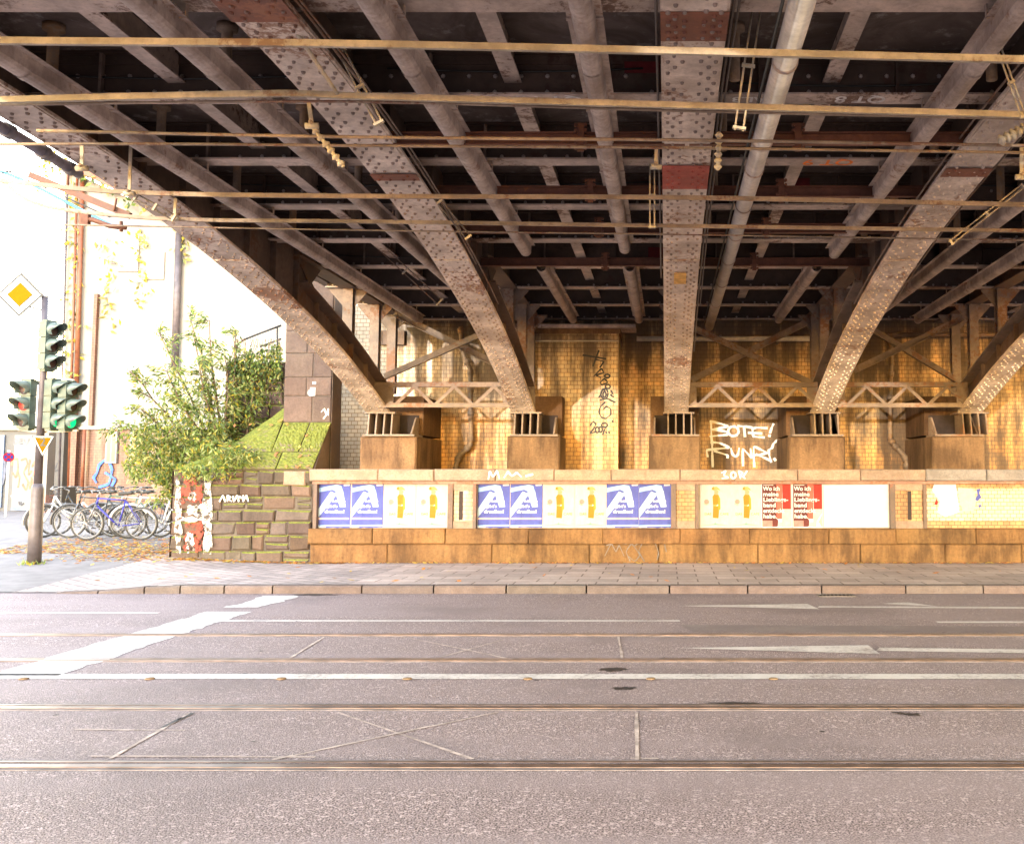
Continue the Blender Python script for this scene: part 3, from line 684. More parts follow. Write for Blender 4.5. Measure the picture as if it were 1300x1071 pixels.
rod('support_bar', [(-200, 182), (0, 183), (230, 183), (440, 185), (870, 188), (1300, 194), (1650, 198)], 8.0, .013, M['tan'], 'thin tan tube running just below the third bar', 'bar')
rod('support_bar', [(-120, 214), (0, 229), (160, 244), (440, 249), (870, 251), (1300, 260), (1700, 268)], 9.3, 0, M['tan'], 'wide ochre bar bending upward outside the bridge at the left', 'bar', (.025, .042))
rod('support_bar', [(-60, 190), (0, 228), (35, 254), (80, 266), (215, 278), (440, 281), (870, 287), (1300, 293), (1700, 299)], 10.3, 0, M['tan'], 'lowest ochre bar with a strong upward curve at its left end', 'bar', (.025, .038))
rod('contact_wire', [(-300, 280), (0, 284), (220, 288), (440, 292), (870, 298), (1300, 305), (1700, 311)], 10.7, .009, M['tan'], 'lowest thin wire just under the lowest ochre bar', 'wire')
# hangers
def twin(name, a, b, Y, gap, mat, label, r=.008):
    A = on_y(*a, Y); B = on_y(*b, Y); d = (B - A).normalized(); s = Vector((-d.z, 0, d.x)) * gap / 2; t = thing(name, label, 'hanger', tuple(A), group='hangers of the tram overhead line')
    for k in (-1, 1): MB().tube([s * k, (B - A) + s * k], r, 6).build('rod', mat, t, True)
    for q in (.02, .5, .98):
        c = (B - A) * q; MB().bar(c - s * 1.6, c + s * 1.6, .02, .03, (0, 1, 0)).build('clamp', M['brasswhite'], t)
twin('hanger', (828, 206), (828, 290), 9.6, .045, M['beige'], 'upright twin-rod hanger left of the central girder')
twin('hanger', (962, 2), (938, 166), 7.0, .06, M['beige'], 'slanting twin-rod hanger right of the central girder at the top')
twin('hanger', (432, 62), (482, 158), 7.2, .05, M['beige'], 'slanting twin-rod hanger on the second girder near the top')
twin('hanger', (520, 210), (596, 303), 10.2, .05, M['darkbar'], 'slanting twin-rod hanger along the second girder, middle height')
twin('hanger', (172, 249), (222, 277), 9.4, .05, M['darkbar'], 'short slanting twin-rod hanger under the left girder')
twin('hanger', (470, 302), (560, 385), 14.5, .09, M['brace'], 'long slanting twin-rail hanger left of the second girder')
twin('hanger', (1268, 60), (1300, 150), 6.8, .03, M['beige'], 'slanting twin-rod hanger in the top right corner', .007)
twin('hanger', (1300, 235), (1206, 309), 10.0, .04, M['beige'], 'pale slanting twin-rod hanger right of the lit girder')
def link(pts, Y, label, w=.03):
    t = thing('drop_link', label, 'hanger', tuple(on_y(*pts[0], Y)), group='small drop links holding the bars'); o = on_y(*pts[0], Y)
    q = on_y(*pts[1], Y); MB().bar((0, 0, 0), q - o, w, .012, (0, 1, 0)).build('strap', M['beige'], t)
    MB().tube([q - o + Vector((-.05, 0, 0)), q - o + Vector((.05, 0, 0))], .025, 8).build('clamp', M['brasswhite'], t, True)
    MB().tube([q - o + Vector((0, -.04, .02)), q - o + Vector((0, .04, .02))], .016, 6).build('bolt', M['tan'], t, True)
link(((166, 186), (164, 246)), 9.2, 'drop link on the left girder holding the wide ochre bar')
link(((223, 252), (221, 278)), 10.2, 'short drop link on the left girder holding the lowest ochre bar')
link(((104, 183), (104, 214)), 8.3, 'pale drop link at the left girder edge above the street')
link(((392, 130), (396, 160)), 7.4, 'drop link above the bundled insulator on the second girder')
link(((833, 186), (833, 212)), 8.6, 'small drop link at the left side of the central girder')
link(((1297, 185), (1297, 225)), 8.0, 'drop link at the right edge below the pale insulator')
def insulator(a, b, Y, label, mat, n=6, r=.035):
    A = on_y(*a, Y); B = on_y(*b, Y) - A; t = thing('insulator', label, 'insulator', tuple(A)); MB().tube([(0, 0, 0), B], r * .45, 8).build('core', mat, t, True)
    for i in range(n):
        c = B * ((i + .5) / n); d = B.normalized(); MB().tube([c - d * .018, c, c + d * .018], [r * .6, r, r * .6], 10).build('shed', mat, t, True)
insulator((398, 163), (436, 212), 7.6, 'beige ribbed insulator hanging beside the second girder', M['beige'])
insulator((913, 168), (911, 216), 8.0, 'pale ribbed insulator on the right edge of the central girder', M['brasswhite'])
insulator((1268, 180), (1310, 158), 7.6, 'large pale insulator reaching in at the right edge', M['brasswhite'], 6, .05)
p = on_y(358, 6, 6.6); t = thing('terminal_box', 'pale clustered terminal fitting on the second girder at the picture top', 'fitting', tuple(p))
MB().box(-.06, .07, -.03, .03, -.04, .04).build('box', M['brasswhite'], t); mb = MB()
for i in range(7): mb.tube([(-.07 + i * .023, -.05, -.02), (-.065 + i * .023, -.05, .05)], .014, 7)
mb.build('terminals', M['brasswhite'], t, True); MB().tube([(-.05, -.03, -.04), (0.03, -.03, -.11), (.075, -.03, -.02)], .008, 6).build('loop_wire', M['beige'], t, True)
MB().tube([(.04, -.02, -.1), on_y(429, 121, 7.0) - p], .016, 8).build('conduit', M['beige'], t, True)
# bundle of cables along the left girder edge
p0 = Vector((ARCH[0] - .04, 7.2, 4.66)); t = thing('cable_conduit', 'thick grey cable conduit along the left girder edge over the street', 'conduit', (0, 0, 0))
MB().tube([(ARCH[0] - .06, y, zb(y) - .05) for y in (6.5, 7.5, 8.2, 9.0, 9.45)], .05, 10).build('conduit_run', plain('grey_conduit', (0.17, .16, .19), .5), t, True)
for y in (7.9, 8.4, 8.9, 9.3): MB().tube([(ARCH[0] - .06, y - .04, zb(y) - .05), (ARCH[0] - .06, y + .04, zb(y) - .05)], .068, 10).build('coupling', plain('grey_coupling', (0.12, .115, .13), .5) if 'grey_coupling' not in bpy.data.materials else bpy.data.materials['grey_coupling'], t, True)
# steel arm outside the left girder
A = on_y(38, 222, 10.6); B = on_y(165, 274, 10.6); t = thing('bracket_arm', 'brown slanting steel arm outside the left girder', 'bracket', (0, 0, 0)); MB().bar(A, B, .05, .07, (0, 0, 1)).build('arm', M['strut'], t)
MB().tube([on_y(87, 206, 10.55), on_y(86, 240, 10.55)], .014, 6).build('drop_rod', M['strut'], t, True); MB().tube([on_y(148, 252, 10.55), on_y(145, 268, 10.55)], .012, 6).build('drop_rod', M['strut'], t, True)
A = on_y(108, 277, 11); t = thing('wire_clamp', 'rusty double clamp holding the thin wire left of the bridge', 'clamp', tuple(A)); q = lambda a, b: on_y(a, b, 11) - A
MB().tube([q(107, 278), q(118, 279), q(140, 287), q(160, 289)], .028, 8).build('clamp_arm', M['strut'], t, True); MB().tube([q(154, 281), q(154, 294)], .02, 6).build('clamp_bolt', M['strut'], t, True); MB().box(-.03, .05, -.03, .03, -.08, .05).build('clamp_head', M['strut'], t)
rod('span_wire', [(-80, 222), (0, 219), (40, 215), (88, 212)], 11.5, .008, M['black'], 'thin dark wire reaching the left girder from the street', 'wire')
rod('span_wire', [(-40, 205), (20, 225), (110, 270), (150, 290)], 13, .02, plain('blue_hose', (.05, .25, .36), .5), 'blue-green cable slanting down outside the left girder', 'wire')
rod('span_wire', [(-40, 196), (20, 222), (100, 258), (140, 276)], 12.5, .008, M['black'], 'dark wire running beside the blue-green cable', 'wire')

# ------------------------------------------------------------------ abutment: brick wall, pier, pedestals
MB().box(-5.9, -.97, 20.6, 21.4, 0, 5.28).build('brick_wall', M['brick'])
MB().box(-7.4, -5.902, 20.603, 21.4, 0, 5.28).build('grey_brickwork', M['brickgrey'], bpy.data.objects['brick_wall'])
tag(bpy.data.objects['brick_wall'], 'cream and amber glazed brick abutment wall behind the left bearings', 'wall')
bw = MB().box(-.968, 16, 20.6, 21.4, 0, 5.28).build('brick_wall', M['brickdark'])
tag(bw, 'shade-darkened sooty amber glazed brick abutment wall behind the middle and right bearings', 'wall')
pier = thing('brick_pier', 'pale glazed brick pier with dark scrawled tag between two bearings', 'pier')
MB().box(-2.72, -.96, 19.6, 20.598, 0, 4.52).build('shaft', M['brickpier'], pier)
MB().box(-2.76, -.92, 19.56, 20.597, 4.52, 4.62).build('capping', M['pedestal'], pier)
MB().box(-3.1, -.62, 19.5, 20.2, 4.625, 4.70).build('bearing_plate', M['girderflange'], pier)
MB().box(-2.74, -.945, 19.58, 19.6, 4.36, 4.385).build('conduit', M['brasswhite'], pier)
def wfn(Y): return lambda X, Z, s: (X, Y - .002 - s, Z)
def strokes(parent, name, mat, L, org, sc, Y, w):
    mb = MB()
    for S in L:
        P = [on_y(org[0] + a / sc, org[1] + b / sc, Y) for a, b in S]
        ribbon(mb, [(p.x, p.z) for p in P], w, wfn(Y))
    return mb.build(name, mat, parent)
g = strokes(pier, 'graffiti', M['black'], [[(65, 130), (245, 160)], [(190, 95), (145, 215)], [(160, 165), (228, 182), (200, 228)],
    [(150, 300), (210, 240), (228, 272), (170, 290), (205, 310)], arc(258, 298, 20, 14), [(200, 350), (235, 320), (260, 350), (215, 368), (200, 350)], arc(262, 382, 20, 16), [(190, 470), (230, 400), (240, 420)],
    arc(236, 440, 28, 42), arc(236, 445, 12, 22), [(290, 415), (300, 440), (285, 450), (310, 465)], [(200, 490), (260, 480), (320, 508)], [(240, 508)] + arc(243, 578, 48, 58, 215, -75) [::-1][:0] + arc(243, 575, 48, 60, 250, 20)[:0] + [(205, 540), (192, 585), (210, 625), (245, 637), (285, 605), (284, 560), (250, 542), (228, 565)],
    [(125, 690), (145, 662), (165, 680), (155, 710), (122, 755), (160, 745)], arc(178, 728, 14, 22), arc(205, 725, 13, 22), arc(236, 690, 24, 16), [(258, 690), (235, 730), (222, 765)], [(248, 745), (252, 752)], [(270, 745), (274, 752)], [(300, 655), (302, 664)]], (730, 430), 6.3, 19.6, .028)
g['label'] = 'dark scrawled tag ending in 2009'
strokes(pier, 'graffiti', M['darkbar'], [[(85, 400), (200, 400)], [(90, 430), (180, 440)], [(85, 470), (150, 480)]], (730, 430), 6.3, 19.6, .0001)
g = strokes(bw, 'graffiti', M['white'], [[(150, 170), (155, 400), (168, 520)], [(140, 172), (270, 200), (398, 250), (160, 297)], [(160, 300), (300, 312), (395, 335), (385, 375), (135, 398)],
    arc(485, 322, 78, 72), [(555, 245), (660, 250), (765, 268)], [(645, 258), (658, 395)], [(985, 275), (830, 268), (775, 290), (775, 360), (795, 402), (945, 415)], [(715, 345), (905, 355)], [(1085, 215), (1060, 270), (1035, 345)], [(1020, 388), (1032, 392)],
    [(165, 485), (168, 650), (175, 850)], [(155, 485), (280, 500), (415, 565), (260, 585), (90, 605), (98, 700)], [(200, 618), (390, 680), (397, 715)], [(450, 580), (470, 660), (515, 705), (552, 670), (572, 575)],
    [(630, 835), (628, 590), (755, 715), (742, 585)], [(798, 850), (790, 560), (880, 590), (985, 645), (900, 668), (800, 680)], [(830, 668), (940, 715), (1050, 765)], [(1135, 465), (1085, 510), (1065, 570), (1018, 605), (1020, 665), (1050, 780)], [(1098, 735), (1112, 755)]], (890, 520), 11.818, 20.6, .045)
g['label'] = 'white painted words in two lines'
# bearing pedestals
PED = [(-5.76, -4.70), (-2.99, -2.01), (-.33, .65), (2.31, 3.36), (4.99, 5.98)]
PL = ['bearing pedestal under the outermost left girder', 'bearing pedestal under the second girder, left of the brick pier', 'bearing pedestal under the central girder', 'bearing pedestal right of the white painted words', 'bearing pedestal at the right, nearest the picture edge']
for i, (x0, x1) in enumerate(PED):
    t = thing('bearing_pedestal', PL[i], 'pedestal', (0, 0, 0), group='bearing pedestals of the arch girders')
    mb = MB(); mb.tint = rtint(.9, 1.1, .03); mb.blk(x0, x1, 18.50, 20.598, 1.2, 2.42, .012, .03); mb.build('block', M['pedestal'], t)
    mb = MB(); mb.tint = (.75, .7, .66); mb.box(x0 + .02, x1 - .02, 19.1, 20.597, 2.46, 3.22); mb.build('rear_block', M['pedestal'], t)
    mb = MB(); mb.box(x0 + .05, x1 - .03, 18.47, 19.099, 2.421, 2.455); mb.build('bed_plate', M['brace'], t)
    xc = ARCH[i] + FW / 2; mb = MB()
    for u in (-.22, -.075, .075, .22):
        X = xc + .05 + u; MB().prism([(X, 18.52, 2.456), (X, 18.60, 2.85), (X, 19.08, 2.85), (X, 19.08, 2.456)], (.028, 0, 0)).build('bearing_rib', M['brace'], t)
    for X in (x0 + .09, x1 - .13): MB().prism([(X, 18.55, 2.456), (X, 18.9, 2.80), (X, 19.09, 2.80), (X, 19.09, 2.456)], (.03, 0, 0)).build('side_rib', M['brace'], t)
    mb.box(xc - .25, xc + .34, 18.58, 19.09, 2.851, 2.88); mb.build('bearing_shoe', M['brace'], t)
    mb = MB(); mb.box(x0 + .1, x1 - .1, 19.092, 19.099, 2.47, 2.85); mb.build('rib_gap_shade', M['raildark'], t)  # near-black sheet paints the shade in the gaps between ribs
# cast pipes on the wall
def wallpipe(pts, Y, label, r=.05):
    P = [on_y(a, b, Y) for a, b in pts]; o = Vector(P[0]); t = thing('downpipe', label, 'pipe', tuple(o)); MB().tube([p - o for p in P], r, 12).build('pipe_run', M['castpipe'], t, True)
    for a, b in zip(P, P[1:]):
        d = (b - a).normalized(); MB().tube([a - o + d * .03, a - o + d * .13], r * 1.35, 12).build('socket', M['castpipe'], t, True)
wallpipe([(585, 415), (586, 438), (590, 455), (597, 468), (597.5, 490), (597.5, 520), (598, 552), (597, 565), (583, 578), (579, 590), (579, 600)], 20.42, 'rusty bent cast downpipe on the amber brick between the two left bearings')
wallpipe([(1131, 428), (1131, 470), (1130, 500), (1130, 556), (1134, 563), (1147, 577), (1151, 586), (1151, 600)], 20.42, 'cast downpipe with a lower kink between the two right bearings')
P = on_y(915, 430, 20.35); t = thing('wall_conduit', 'pale horizontal pipe along the top of the sooty brick wall', 'pipe', tuple(P)); MB().tube([(-1.75, 0, 0), (2.05, 0, 0)], .055, 12).build('pipe_run', M['pipe'], t, True)
for x in (-1.2, 0, 1.2): MB().box(x - .02, x + .02, .0, .26, -.09, .09).build('bracket', M['brace'], t)
P = on_y(1200, 425, 20.4); t = thing('wall_conduit', 'grey horizontal pipe high on the wall between the right bearings', 'pipe', tuple(P)); MB().tube([(-1.4, 0, 0), (2.2, 0, 0)], .05, 12).build('pipe_run', M['castpipe'], t, True)
P = on_y(500, 428, 20.5); tag(MB().box(-.3, .22, -.02, .09, -.16, .14).build('cable_plate', M['coping'], None, False, tuple(P)), 'pale rectangular plate on the brick above the left bearing', 'plate')

# ------------------------------------------------------------------ poster wall
pw = thing('poster_wall', 'low sandstone and brick wall with poster panels along the pavement', 'wall')
MB().box(-6.44, 13, 18.14, 18.7, .0, 1.56).build('brick_core', M['brickwall'], pw)
def courses(name, x0, x1, y0, y1, z0, z1, L, mat, white=None, ch=.018):
    x = x0
    while x < x1 - .1:
        l = min(random.uniform(*L), x1 - x)
        if x1 - x - l < .4: l = x1 - x
        mb = MB(); mb.tint = rtint(.86, 1.12, .04)
        if white and x > white: mb.tint = (.78, .98, 1.25)
        mb.blk(x + .004, x + l - .004, y0, y1, z0, z1, .006, ch); mb.build(name, mat, pw); x += l
courses('coping_stone', -6.48, 13, 17.90, 18.72, 1.585, 1.795, (.95, 1.25), M['coping'], 4.05)
MB().box(-6.44, 13, 17.97, 18.7, 1.53, 1.5845).build('top_rail', steel('top_rail_steel', (0.22, 0.11, 0.08), rust_at=.56), pw)
courses('ledge_stone', -6.48, 13, 17.90, 18.3, .45, .725, (1.15, 1.55), M['sandstone'])
courses('base_stone', -6.44, 13, 17.94, 18.3, .03, .447, (1.2, 2.0), M['sandstone'])
PAN = [(402, 572), (604, 855), (886, 1133), (1175, 1420)]
px2x = lambda p: on_y(p, 640, 18.0).x
edges = [-6.44] + [v for a, b in PAN for v in (px2x(a), px2x(b))] + [13]
for k in (2, 4, 6):
    a, b = edges[k] + .05, edges[k + 1] - .05
    MB().box(a, b, 18.02, 18.139, .726, 1.529).build('brick_panel', M['brickwall'], pw)
    if k in (2, 6):
        xs = a + (.10 if k == 2 else .23); MB().box(xs, xs + .07, 18.012, 18.0195, .88, 1.40).build('dark_slot', M['raildark'], pw)
    mb = MB(); mb.tint = (1, 1, 1); mb.box(a, b, 17.985, 18.0195, 1.415, 1.525); mb.build('lintel_stone', M['coping'], pw)
    mb = MB(); mb.tint = (.9, .9, .9); mb.box(a, b, 17.985, 18.0195, .727, .86); mb.build('sill_stone', M['coping'], pw)
for i, (a, b) in enumerate(PAN):
    x0, x1 = px2x(a), px2x(b); mb = MB()
    for X in (x0, x1): mb.box(X - .045, X + .012 if X == x0 else X + .045, 17.96, 18.10, .727, 1.528)
    mb.build('panel_frame', steel('panel_frame_steel', (0.10, 0.065, 0.05), rust=(0.2, .07, .04), rust_at=.55) if i == 0 else bpy.data.materials['panel_frame_steel'], pw)
    if i < 3: MB().box(x0 + .013, x1 - .046, 18.085, 18.139, .73, 1.527).build('board', plain('pasted_board', (0.36, 0.31, 0.26), .9, 0, .12, 6) if i == 0 else bpy.data.materials['pasted_board'], pw)
    else: MB().box(x0 + .013, x1 - .046, 18.10, 18.139, .86, 1.44).build('bare_panel', M['brickwhite'], pw)
def wstrokes(name, mat, L, w, Y): 
    mb = MB()
    for S in L: ribbon(mb, [(on_y(a, b, Y).x, on_y(a, b, Y).z) for a, b in S], w, wfn(Y))
    return mb.build(name, mat, pw)
wstrokes('graffiti', M['white'], [[(620, 608), (622, 599), (626, 605), (631, 598), (634, 607)], [(640, 606), (645, 599), (650, 604), (656, 600), (662, 605)], [(668, 604), (676, 602)]], .028, 17.89)
wstrokes('graffiti', M['white'], [[(916, 600), (921, 598), (919, 603), (924, 606), (917, 607)], arc(931, 603, 3, 4), [(940, 607), (938, 598), (943, 600), (940, 603), (946, 607)], [(948, 598), (944, 604)]], .025, 17.89)
wstrokes('graffiti', M['darkbar'], [[(770, 692), (783, 688), (795, 690), (806, 683), (815, 687), (806, 692)], [(768, 705), (776, 690), (782, 700), (786, 692), (792, 705)], [(800, 712), (795, 700), (802, 690), (812, 704), (806, 712), (798, 706)], [(815, 690), (811, 700), (818, 712)], [(820, 684), (832, 690), (836, 702), (834, 710)], [(846, 682), (844, 692), (846, 700)], [(826, 683), (829, 687)]], .016, 17.92)
# posters: flat paper sheets with printed shapes
PY = 18.078
def paper(name, c, var):
    t = NT(name); n = t.noise(7, 6, .65); n2 = t.noise(2.2, 5, .6, None, 1.5); w = t.noise(1, 4, .6, t.mapped((9, 1, 1.2)))
    a = t.mix(t.ramp(n, .3, .7), mul(c, 1 - var), mul(c, 1 + var)); a = t.mix(t.ramp(n2, .58, .74, 0, .35), a, mul(c, .62))
    t.bump(t.math('ADD', w, t.math('MULTIPLY', n, .4)), .5, .03)
    return t.out(a, .7, 0, .2)
PM = {k: paper('print_' + k, c, v) for k, c, v in (('blue', (0.055, 0.066, 0.25), .14), ('paleblue', (0.20, 0.32, 0.50), .12), ('ice', (0.27, 0.36, 0.46), .08), ('white', (0.41, 0.42, 0.44), .07), ('cream', (0.32, 0.30, 0.285), .09), ('coat', (0.28, 0.115, 0.010), .08), ('coat2', (0.36, 0.175, 0.02), .05), ('straw', (0.34, 0.20, 0.07), .1), ('pink', (0.42, 0.15, 0.13), .1), ('palepink', (0.48, 0.31, 0.28), .1),
      ('grass', (0.10, 0.19, 0.16), .2), ('bird', (0.30, 0.31, 0.31), .1), ('red', (0.20, 0.017, 0.012), .12), ('coral', (0.36, 0.07, 0.05), .1), ('maroon', (0.075, 0.018, 0.017), .2), ('mauve', (0.24, 0.13, 0.12), .2), ('rose', (0.42, 0.28, 0.26), .15), ('skin', (0.36, 0.19, 0.11), .1))}
PK = list(PM); PMATS = [PM[k] for k in PK]
def poster(px0, px1, label, kind, y0=613.5, y1=669.5, cat='poster', grp=None, tilt=0.0):
    a = on_y(px0, y1, PY); b = on_y(px1, y0, PY); W = b.x - a.x; Hh = b.z - a.z; mb = MB(); lay = [0]
    def sh(pts, c, L=None):
        lay[0] += 1; o = .0006 * lay[0]
        mb.poly([(x * W, -o, z * Hh) for x, z in pts], PK.index(c))
    def tx(body, x, z, size, c, bold=.004, wid=None, sp=None):
        vs, fs = text_mesh(body, size, bold); lay[0] += 1; o = .0006 * lay[0]
        sx = 1.0
        if wid: m = max(v.x for v in vs); sx = wid * W / m
        mb.add([(x * W + v.x * sx, -o, z * Hh + v.y) for v in vs], fs, PK.index(c))
    base = {'blue': 'blue', 'coat': 'cream', 'red': 'white', 'blank': 'cream'}[kind]
    # sheet with slightly wavy paper and frayed bottom edge
    N = 10; top = [(i / N, 1 + random.uniform(-.006, .004)) for i in range(N + 1)]; bot = [(i / N, random.uniform(-.008, .010)) for i in range(N + 1)]
    vs = [(x * W, random.uniform(-.0002, .0004), z * Hh) for x, z in bot] + [(x * W, random.uniform(-.0002, .0004), z * Hh) for x, z in top]
    mb.add(vs, [(i, i + 1, N + 2 + i, N + 1 + i) for i in range(N)], PK.index(base)); lay[0] = 1
    if kind == 'blue':
        sh([(0, .03), (.99, .03), (.99, .07), (0, .055)], 'paleblue')
        sh([(0, .185), (.97, .185), (.97, .225), (0, .225)], 'rose'); sh([(.02, .0), (.25, .0), (.25, .02), (.02, .025)], 'white')
        sh([(0, .80), (.02, .90), (.55, .975), (.70, .95), (.76, .82), (.60, .80), (.42, .86)], 'paleblue')
        sh([(0, .22), (0, .42), (.38, .82), (.58, .76)], 'ice'); sh([(.04, .34), (.42, .77), (.50, .74)], 'paleblue'); sh([(.52, .80), (.76, .84), (.86, .47), (.68, .46)], 'ice'); sh([(.08, .86), (.5, .93), (.62, .90), (.45, .86)], 'ice')
        sh([(.78, .945), (.97, .95), (.97, .985), (.78, .98)], 'white')
        tx('Kirschen', .20, .575, .075, 'white', .002, .64); tx("gibt's", .26, .455, .075, 'white', .002, .34); tx('draußen!', .20, .33, .085, 'white', .003, .62)
    if kind == 'coat':
        sh([(.42, .22), (.60, .21), (.63, .40), (.67, .42), (.66, .66), (.60, .75), (.47, .76), (.41, .70), (.43, .5)], 'coat')
        sh([(.60, .24), (.62, .40), (.67, .42), (.66, .66), (.61, .74), (.60, .5)], 'coat2'); sh([(.43, .49), (.57, .485), (.57, .51), (.43, .515)], 'straw'); sh([(.54, .485), (.60, .50), (.57, .53)], 'white')
        sh([(.47, .75), (.58, .74), (.61, .82), (.55, .87), (.47, .84)], 'skin'); sh([(.38, .86), (.42, .92), (.55, .93), (.64, .88), (.66, .84), (.56, .86), (.46, .84)], 'straw'); sh([(.39, .90), (.45, .93), (.47, .87), (.41, .86)], 'coat')
        sh([(.66, .78), (.76, .74), (.70, .81), (.63, .84)], 'bird'); sh([(x, z) for x, z in [(.22 + .08 * math.cos(a * .4488), .585 + .056 * math.sin(a * .4488)) for a in range(14)]], 'pink')
        sh([(.63, .135), (.90, .135), (.98, .165), (.92, .19), (.68, .185)], 'palepink'); sh([(.05, .05), (.35, .075), (.50, .095), (.70, .075), (.93, .05), (.5, .062)], 'grass'); sh([(.47, .09), (.53, .085), (.50, .125)], 'grass')
        tx('DAS', .15, .285, .062, 'straw', .001, .22); tx('CAFE', .65, .285, .062, 'straw', .001, .28); tx('herbst', .13, .53, .02, 'straw', .0004); tx('2021', .18, .50, .02, 'straw', .0004)
    if kind == 'red':
        sh([(.02, .02), (.50, .02), (.50, .985), (.02, .985)], 'maroon'); sh([(.50, .20), (.68, .20), (.70, .985), (.50, .985)], 'coral'); sh([(.70, .42), (.985, .42), (.985, .985), (.70, .985)], 'red')
        sh([(.68, .02), (.985, .02), (.985, .42), (.70, .42)], 'rose'); sh([(.02, .02), (.36, .02), (.36, .16), (.02, .16)], 'mauve'); sh([(.38, .02), (.54, .03), (.55, .17), (.48, .21), (.38, .16)], 'maroon'); sh([(.55, .03), (.97, .03), (.97, .12), (.55, .13)], 'rose')
        sh([(.06, .955), (.40, .955), (.40, .967), (.06, .967)], 'white')
        for i, (l, w) in enumerate((('Wo ich', .56), ('meine', .52), ('Lieblings-', .84), ('band', .42), ('entdeckt', .72), ('habe.', .46))): tx(l, .05, .84 - i * .125, .108, 'white', .0022, w)
    if kind == 'blank':
        sh([(.02, .02), (.97, .015), (.975, .98), (.02, .96)], 'white'); sh([(.03, .87), (.90, .88), (.90, .89), (.03, .885)], 'cream')
    o = mb.build('poster', PMATS, None, False, (a.x, PY, a.z))
    return tag(o, label, cat, grp)
G1, G2, G3 = 'blue posters with a big pale arrow', 'cream posters with a figure in a yellow coat', 'red and white slogan posters'
for k, (a, b, l) in enumerate(((403.5, 445.5, 'blue arrow poster at the far left end of the wall'), (445.7, 487, 'blue arrow poster second from the left end, beside a cream poster'), (606, 647.5, 'blue arrow poster first in the middle panel, beside the small brick pier'), (647.7, 689, 'second blue arrow poster in the middle panel, left of the cream pair'), (770, 811, 'blue arrow poster right of the cream pair in the middle panel'), (811.2, 852, 'blue arrow poster at the right end of the middle panel'))): poster(a, b, l, 'blue', grp=G1)
for a, b, l in ((487.2, 528, 'cream yellow-coat poster touching the blue posters in the left panel'), (528.2, 569, 'cream yellow-coat poster at the right end of the left panel'), (689.2, 729.5, 'cream yellow-coat poster left of its twin in the middle panel'), (729.7, 769.8, 'cream yellow-coat poster touching the last blue pair in the middle panel'), (888.5, 927.5, 'cream yellow-coat poster at the left end of the third panel'), (927.7, 966.5, 'cream yellow-coat poster touching the red posters')): poster(a, b, l, 'coat', grp=G2)
poster(967, 1004.5, 'red slogan poster beside the cream yellow-coat poster', 'red', grp=G3); poster(1006.5, 1044, 'red slogan poster with a curled lower corner beside the blank sheet', 'red', grp=G3)
poster(1045, 1129, 'large blank whitish sheet at the right end of the third panel', 'blank')
a = on_y(1040, 669, PY); mb = MB(); mb.poly([(-.06, -.01, .0), (.05, -.012, .0), (-.01, -.05, .10), (.06, -.012, .24), (.045, -.012, .25), (-.05, -.03, .11)]); tag(mb.build('paper_curl', PM['white'], None, False, tuple(a)), 'curled white paper corner peeling off between red poster and blank sheet', 'paper')
def scrap(L, c, label, Y=18.094, d=0.0):
    P = [on_y(x, y, Y) for x, y in L]; o = P[0]; mb = MB(); mb.prism([p - o for p in P], (0, .0015, 0)); return tag(mb.build('paper_scrap', PM[c], None, False, tuple(o)), label, 'paper scrap', 'torn paper scraps on the right panel')
scrap([(1186, 614), (1213, 613), (1214, 618), (1216, 633), (1218, 650), (1200, 656), (1190, 650), (1193, 636), (1183, 622)], 'white', 'largest torn white paper remnant on the right panel')
scrap([(1216, 619), (1235, 620), (1240, 634), (1236, 648), (1222, 649), (1218, 635)], 'cream', 'cream torn remnant in the middle of the right panel', 18.092)
scrap([(1186, 640), (1189, 633), (1191, 637), (1190, 641)], 'red', 'tiny red torn scrap on the right panel', 18.090)
scrap([(1240, 621), (1245, 620), (1243, 626), (1246, 631), (1241, 636), (1238, 634), (1241, 628)], 'blue', 'tall blue torn scrap on the right panel', 18.0895)
scrap([(1242, 641), (1245, 640), (1246, 643), (1243, 644)], 'blue', 'small lower blue torn scrap on the right panel', 18.0895)

# ------------------------------------------------------------------ left: stone pier, mossy slope, rubble wall
sp = thing('stone_pier', 'brown ashlar stone pier with pasted stickers at the left end of the abutment', 'pier')
x0, x1 = -7.33, -6.42; z = 2.70; row = 0
while z < 5.9:
    h = (.50, .36, .46, .44, .46)[row % 5]; cut = x0 + (.43 if row % 2 else .55)
    for a, b in ((x0, cut), (cut, x1)):
        mb = MB(); mb.tint = rtint(.82, 1.12, .03); mb.blk(a + .005, b - .005, 18.80, 19.36, z + .005, z + h - .005, .004, .014); mb.build('ashlar_block', M['ashlar'], sp)
    z += h; row += 1
MB().box(x0 + .012, x1 - .012, 18.815, 19.38, 0, 5.9).build('mortar_core', M['mortar'], sp)
mb = MB(); mb.box(-6.418, -6.41, 18.83, 19.37, 1.8, 5.2); mb.build('shaded_side', M['web'], sp)  # thin dark sheet paints the shade on the pier's right side
for (px, py, w, h, c) in ((397, 497, .10, .16, 'white'), (399, 486, .07, .05, 'white')):
    p = on_y(px, py, 18.79); MB().box(p.x - w / 2, p.x + w / 2, 18.786, 18.79, p.z - h / 2, p.z + h / 2).build('sticker', PM[c], sp)
p = on_y(395, 505, 18.79); MB().poly([(p.x + .07 * math.cos(a * .5236), 18.7865, p.z + .1 + .07 * math.sin(a * .5236)) for a in range(12)]).build('sticker', PM['white'], sp)
mbx = MB()
for S in ([(408, 523), (412, 519), (414, 526), (417, 519), (417, 527)], [(411, 531), (415, 526)]): ribbon(mbx, [(on_y(a, b, 18.79).x, on_y(a, b, 18.79).z) for a, b in S], .02, wfn(18.788))
